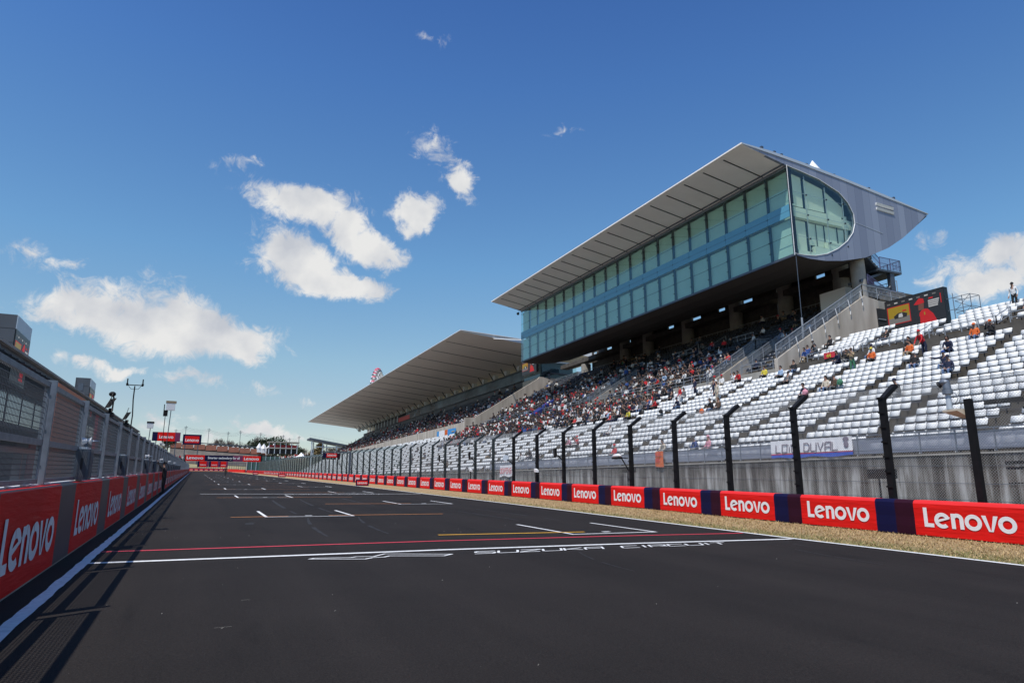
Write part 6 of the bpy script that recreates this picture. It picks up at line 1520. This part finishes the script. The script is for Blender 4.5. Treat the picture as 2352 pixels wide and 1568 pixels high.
def terraces():
    root = empty('brick_terrace', (10, 440, 14), 'red brown stepped spectator terrace wall on the hillside beyond the gantry', 'terrace'); L = Vector(root.location)
    for i in range(9):
        x0 = -14+6.2*i; z = 28.6-.38*i; mb = MB(); mb.box(x0-10, x0-4.2, 0, 1, z-3.0-14, z-14, 'brick'); mb.build('brick_panel', root)
    mb = MB(); mb.hexa([(-24, -6, 3), (36, -6, 1), (36, .9, 1.0), (-24, .9, 3), (-24, -5, 5.2), (36, -5, 3.2), (36, .9, 8.3), (-24, .9, 12.0)], 'terrace_grey'); mb.build('step_bank', root)
    mb = MB()
    for i in range(34): x = -9+1.2*i; mb.box(x, x+.2, -12, -11.8, -2.2, 3.4, 'galv_dark')
    mb.box(-10, 32, -12.1, -12, 2.9, 3.1, 'galv_dark'); mb.build('catch_posts', root)
    mb = MB(); mb.hexa([(-26, 2, 15.4), (38, 2, 12.2), (38, 2.4, 12.2), (-26, 2.4, 15.4), (-26, 2, 15.9), (38, 2, 12.7), (38, 2.4, 12.7), (-26, 2.4, 15.9)], 'galv_dark'); mb.build('top_rail', root)
terraces()
rng = random.Random(9)
for i in range(22):
    x = -20+2.9*i+rng.uniform(-.5, .5); y = 470; z = 30.4-.12*i
    if i in (5, 9): continue
    root = empty('marquee', (x, y, z-2), 'low white stall tent in the row along the hill crest, number %d from the left' % (i+1), 'tent', 'white stall tents along the hill crest')
    mb = MB(); w = rng.uniform(1.0, 1.35); mb.box(-w, w, -1, 1, 0, 1.5, 'tent_white'); mb.prism([(-w*1.05, 1.5), (w*1.05, 1.5), (0, 2.3)], -1.05, 1.05, 'tent_white'); mb.build('canvas', root); mb = MB(); mb.box(-w*.5, w*.2, -1.03, -1.005, 0, 1.2, 'galv_dark'); mb.build('opening', root)
for i, (x, w, z) in enumerate(((34.0, 1.2, 24.0), (36.6, 1.4, 23.6), (39.4, 1.7, 22.6), (42.2, 1.4, 23.8))):
    root = empty('peaked_tent', (x, 440, z), 'white peaked tent beside the brick terrace, %s from the left' % num[i], 'tent', 'four peaked tents'); mb = MB(); mb.box(-w, w, -w, w, 0, 2.6, 'tent_white'); mb.build('wall', root); mb = MB(); mb.cone((0, 0, 0), w*1.5, .12, 2.6, 5.6, 'tent_white', 4, (0, 0, 1)); mb.build('roof', root)
for i, (x, s) in enumerate(((44, 1.0), (48.5, 1.0))):
    root = empty('canopy_tent', (x, 330, 14.5), 'wide white tensile canopy above the far stand entrance, %s one' % ('left', 'right')[i], 'tent', 'tensile canopies'); mb = MB()
    mb.cone((0, 0, 0), 3.6, 1.4, 2.0, 2.8, 'tent_white', 10); mb.cone((0, 0, 0), 1.4, .1, 2.8, 4.2, 'tent_white', 10); mb.build('canvas', root); mb = MB(); mb.bar((0, 0, 0), (0, 0, 2.1), .25, 'red_panel'); mb.build('mast', root)
def pavilion():
    root = empty('pavilion', (46, 430, 23), 'two storey open pavilion with a flat roof on the hill', 'building'); mb = MB(); mb.box(-8, 10, 0, 8, 6.6, 7.1, 'concrete'); mb.build('roof', root); mb = MB(); mb.box(-8, 8, .5, 8, 3.0, 3.6, 'concrete'); mb.box(-8, 9, 2, 8, 0, 3.0, 'dark_gap'); mb.build('floor', root); mb = MB()
    for i in range(6): mb = MB(); mb.box(-7.5+3.2*i, -7.1+3.2*i, .6, 1.0, 0, 6.6, 'pale_metal'); mb.build('column', root)
    mb = MB(); mb = MB(); mb.box(-7, 9, 3, 3.3, 3.6, 5.2, 'red_panel'); mb.build('rear_screen', root)
pavilion()
def frame():
    root = empty('steel_stand', (44, 300, 9.3), 'tall open steel frame carrying a raked platform beside the far stand', 'structure'); mb = MB()
    for (x, y) in ((0, 0), (1.6, 6), (4.6, 0), (7.2, 6), (10.4, 0), (14.2, 6), (16, 0)): mb = MB(); mb.bar((x, y, 0), (x, y, 13-x*.17), .5, 'pale_metal', n=8); mb.build('column', root)
    mb = MB(); mb.hexa([(-1, -1, 13.4), (26, -1, 9.0), (26, 8, 9.0), (-1, 8, 13.4), (-1, -1, 14.1), (26, -1, 9.7), (26, 8, 9.7), (-1, 8, 14.1)], 'galv_dark'); mb.build('platform', root)
    mb = MB(); railing(mb, [(-1, -1, 14.1), (26, -1, 9.7)], 1.1, 'pale_metal', post=2); mb.bar((1, -.2, 10.4), (16, -.2, 10.4), .3, 'pale_metal'); mb.build('railing', root)
frame()
# power poles and wires
P_ = [(-14, 38), (-8, 40.5), (6.5, 39.3), (19, 37.5), (27, 38.6), (40.5, 37.6), (56, 36.5), (60.5, 34.5), (67, 36)]
tops = []
for i, (x, z) in enumerate([(a, b+4.5) for a, b in P_]):
    root = empty('power_pole', (x, 520, 18), 'tall power pole on the skyline, %s from the left' % num[i], 'pole', 'power poles on the skyline'); mb = MB(); mb.bar((0, 0, 0), (0, 0, z-18), .32, 'galv_dark', n=6); mb.build('pole', root)
    mb = MB(); mb.box(-1.1, 1.1, -.1, .1, z-18.9, z-18.7, 'galv_dark'); mb.box(-.8, .8, -.1, .1, z-19.8, z-19.6, 'galv_dark'); mb.build('cross_arm', root); tops.append((x, 520, z-.8))
mb = MB()
for a, b in zip(tops[:-1], tops[1:]):
    for dz in (0, -.9, -1.9):
        pts = [Vector(a).lerp(Vector(b), t/6)+Vector((0, 0, dz-1.0*math.sin(math.pi*t/6))) for t in range(7)]; mb.path(pts, .09, 'galv_dark', 3)
tag(mb.build('power_lines'), 'sagging power lines between the skyline poles', 'wires')
# trees
def bare_tree(name, h, seed):
    r = random.Random(seed); tr = MB(); cr = MB()
    def branch(p, d, L, w, lev):
        q = p+d*L; (tr if lev < 2 else cr).bar(p, q, w, 'bark' if lev < 2 else 'twig', n=4 if lev < 2 else 3)
        if lev >= 5: return
        for i in range(3 if lev else 5):
            a = Vector((r.uniform(-1, 1), r.uniform(-1, 1), r.uniform(-.1, .8))).normalized(); dd = (d*.75+a*.75).normalized(); branch(p+d*L*r.uniform(.55, 1), dd, L*r.uniform(.6, .8), w*.58, lev+1)
    branch(Vector((0, 0, 0)), Vector((0, 0, 1)), h*.30, h*.045, 0)
    pts = [Vector(v) for v in cr.v[::5]]
    for q in pts[:700]:
        d = Vector((r.uniform(-1, 1), r.uniform(-1, 1), r.uniform(-.2, 1))).normalized()*h*.07; s = Vector((r.uniform(-1, 1), r.uniform(-1, 1), 0)).normalized()*h*.0045
        cr.poly([q-s, q+s, q+d+s*.4, q+d-s*.4], 'twig')
    return tr.mesh('trunk'), cr.mesh('crown')
def leafy(name, h, w, m, seed):
    r = random.Random(seed); tr = MB(); tr.cone((0, 0, 0), h*.035, h*.02, 0, h*.6, 'bark', 8)
    for i in range(6): a = i*1.05; tr.bar((0, 0, h*.35), (math.cos(a)*w*.3, math.sin(a)*w*.3, h*.65), h*.02, 'bark')
    cr = MB(); bl = [(Vector((r.uniform(-.55, .55)*w/2, r.uniform(-.5, .5)*w/2, h*r.uniform(.42, .85))), r.uniform(.14, .26)*w) for _ in range(9)]
    for c, rad in bl:
        for _ in range(150):
            d = Vector((r.gauss(0, 1), r.gauss(0, 1), r.gauss(0, .8))).normalized()*rad*r.uniform(.6, 1.08); p = c+d; a = Vector((r.uniform(-1, 1), r.uniform(-1, 1), r.uniform(-1, 1))).normalized()*h*.045; b = a.cross(Vector((r.uniform(-1, 1), r.uniform(-1, 1), r.uniform(-1, 1)))).normalized()*h*.04
            cr.poly([p-a, p-b*.6, p+a, p+b], m)
    return tr.mesh('trunk'), cr.mesh('crown')
BT = [bare_tree('bare_tree', 9, s) for s in (1, 2, 3)]; ET = [leafy('e', 8, 9, 'leaf_dark', 4), leafy('e', 8, 8, 'leaf_dark', 5)]; RT = leafy('r', 13, 9, 'leaf_rust', 8)
def tree(name, me, loc, s, lab, group):
    root = empty(name, loc, lab, 'tree', group); root.scale = (s,)*3; obj('trunk', me[0], root); obj('crown', me[1], root); root.rotation_euler.z = random.uniform(0, 6)
bx = [(-20, 1.0), (-13, .9), (-4, .9), (1.5, 1.1), (4.5, .9), (8, 1.0), (11.5, 1.3), (15, 1.2), (18, 1.1), (22, 1.2), (25.5, 1.1), (28.5, 1.15), (32, 1.0), (38, 1.6), (43, 1.5), (66, 1.2), (70, 1.0), (82, 1.2), (88, 1.1), (94, 1.3), (58, 1.0)]
for i, (x, s) in enumerate(bx): tree('bare_tree', BT[i % 3], (x, 505+(i % 4)*4, 21.5-.02*x), s*1.75, 'bare winter tree on the skyline, number %d from the left' % (sorted(b[0] for b in bx).index(x)+1), 'bare trees on the skyline')
ex = [(-12.5, 360, 19.5, .5), (36, 500, 20.5, 1.0), (46, 500, 20, 1.25), (54, 500, 20, 1.1), (62, 500, 19, .9), (16, 500, 20.5, .75), (26, 500, 20, .8), (7, 500, 20.5, .7)]
for i, (x, y, z, s) in enumerate(ex): tree('evergreen_tree', ET[i % 2], (x, y, z), s*1.75, 'dark round evergreen tree, number %d from the left on the hill' % (sorted(e[0]/e[1] for e in ex).index(x/y)+1), 'evergreens on the hill')
for i, (x, s) in enumerate(((50, 1.05), (55, 1.0))): tree('evergreen_tree', RT if i == 0 else ET[0], (x, 330, 10), s, 'rust tinged tree behind the steel frame' if i == 0 else 'dark tree behind the right side of the steel frame', None)
# cars and crowd on the far slope read as one mass
mb = MB(); r = random.Random(3); cols = ['cloth_black', 'cloth_grey', 'cloth_white', 'cloth_navy', 'cloth_red', 'tent_white']
for i in range(300):
    t = r.random(); x = 26+30*t; y = 375+r.uniform(-5, 5); z = 15.5+4.5*t+r.uniform(-.8, .8); m = r.choice(cols); mb.ball((x, y, z), .28, .25, .55, m, 6, 4); mb.ball((x, y, z+.7), .17, .17, .2, 'skin', 5, 3)
for i in range(130):
    x = -20+r.random()*16; y = 360+r.uniform(-5, 5); z = 14.5+(-4-x)*.18+r.uniform(0, 2.4); mb.ball((x, y, z), .28, .25, .55, r.choice(cols), 6, 4)
tag(mb.build('hillside_crowd'), 'tiny distant onlookers on the banks at the far end of the straight', 'crowd', kind='stuff')
mb = MB(); mb.hexa([(24, 365, 10), (62, 378, 10), (62, 384, 10), (24, 384, 10), (24, 365, 14.6), (62, 372, 19), (62, 384, 20), (24, 384, 16)], 'earth'); mb.hexa([(-30, 350, 8), (-4.5, 356, 8), (-4.5, 366, 8), (-30, 366, 8), (-30, 352, 18), (-4.5, 356, 14), (-4.5, 366, 15), (-30, 366, 19)], 'earth'); tag(mb.build('embankment'), kind='structure')
mat('cabin_pink', (.62, .10, .16), .5)
mb = MB(); mb.box(21.5, 36, 339.8, 340.2, G(340)-1, G(340)+7.2, 'green_steel')
for i in range(8): mb.box(21.4+2*i, 21.6+2*i, 339.5, 339.79, G(340)-1, G(340)+7.4, 'pale_metal')
tag(mb.build('green_screen'), 'dark green screen fence beneath the right end of the overhead gantry', 'fence')
# ferris wheel peeping over the canopy
def wheel():
    root = empty('ferris_wheel', (95, 400, 46), 'top of a big ferris wheel with red and white cabins above the far canopy', 'ferris wheel'); rad = 24.5
    ax = Vector((.37, .93, 0)).normalized(); mb = MB()
    P = [ax*math.cos(a*math.pi/20)*rad+Vector((0, 0, math.sin(a*math.pi/20)*rad)) for a in range(41)]; n = Vector((ax.y, -ax.x, 0))
    for s in (-1.6, 0, 1.6):
        mb.path([p+n*s for p in P], .4, 'white_metal'); mb.path([p*.9+n*s for p in P], .3, 'white_metal')
        for p in P: mb.bar(n*s*.6, p+n*s, .2, 'white_metal')
    for a, b in zip(P[:-1], P[1:]): mb.bar(a-n*1.2, b+n*1.2, .12, 'white_metal'); mb.bar(a*.9-n*1.2, b-n*1.2, .12, 'white_metal')
    mb.build('rim', root); mb = MB(); mb.bar((0, 0, 0), (-6, 0, -40), 1, 'white_metal'); mb.bar((0, 0, 0), (6, 0, -40), 1, 'white_metal'); mb.build('legs', root)
    for k, p in enumerate(P[:-1]):
        c = MB(); q = p*1.045-n*0; c.ball((0, 0, 0), 1.3, 1.3, 1.2, 'white_metal', 10, 6); c.ball((0, 0, .7), 1.25, 1.25, .8, 'cabin_pink', 10, 6); c.box(-1.52, 1.52, -.9, .9, -.45, .25, 'galv_dark'); o = c.build('cabin', root, q)
wheel()
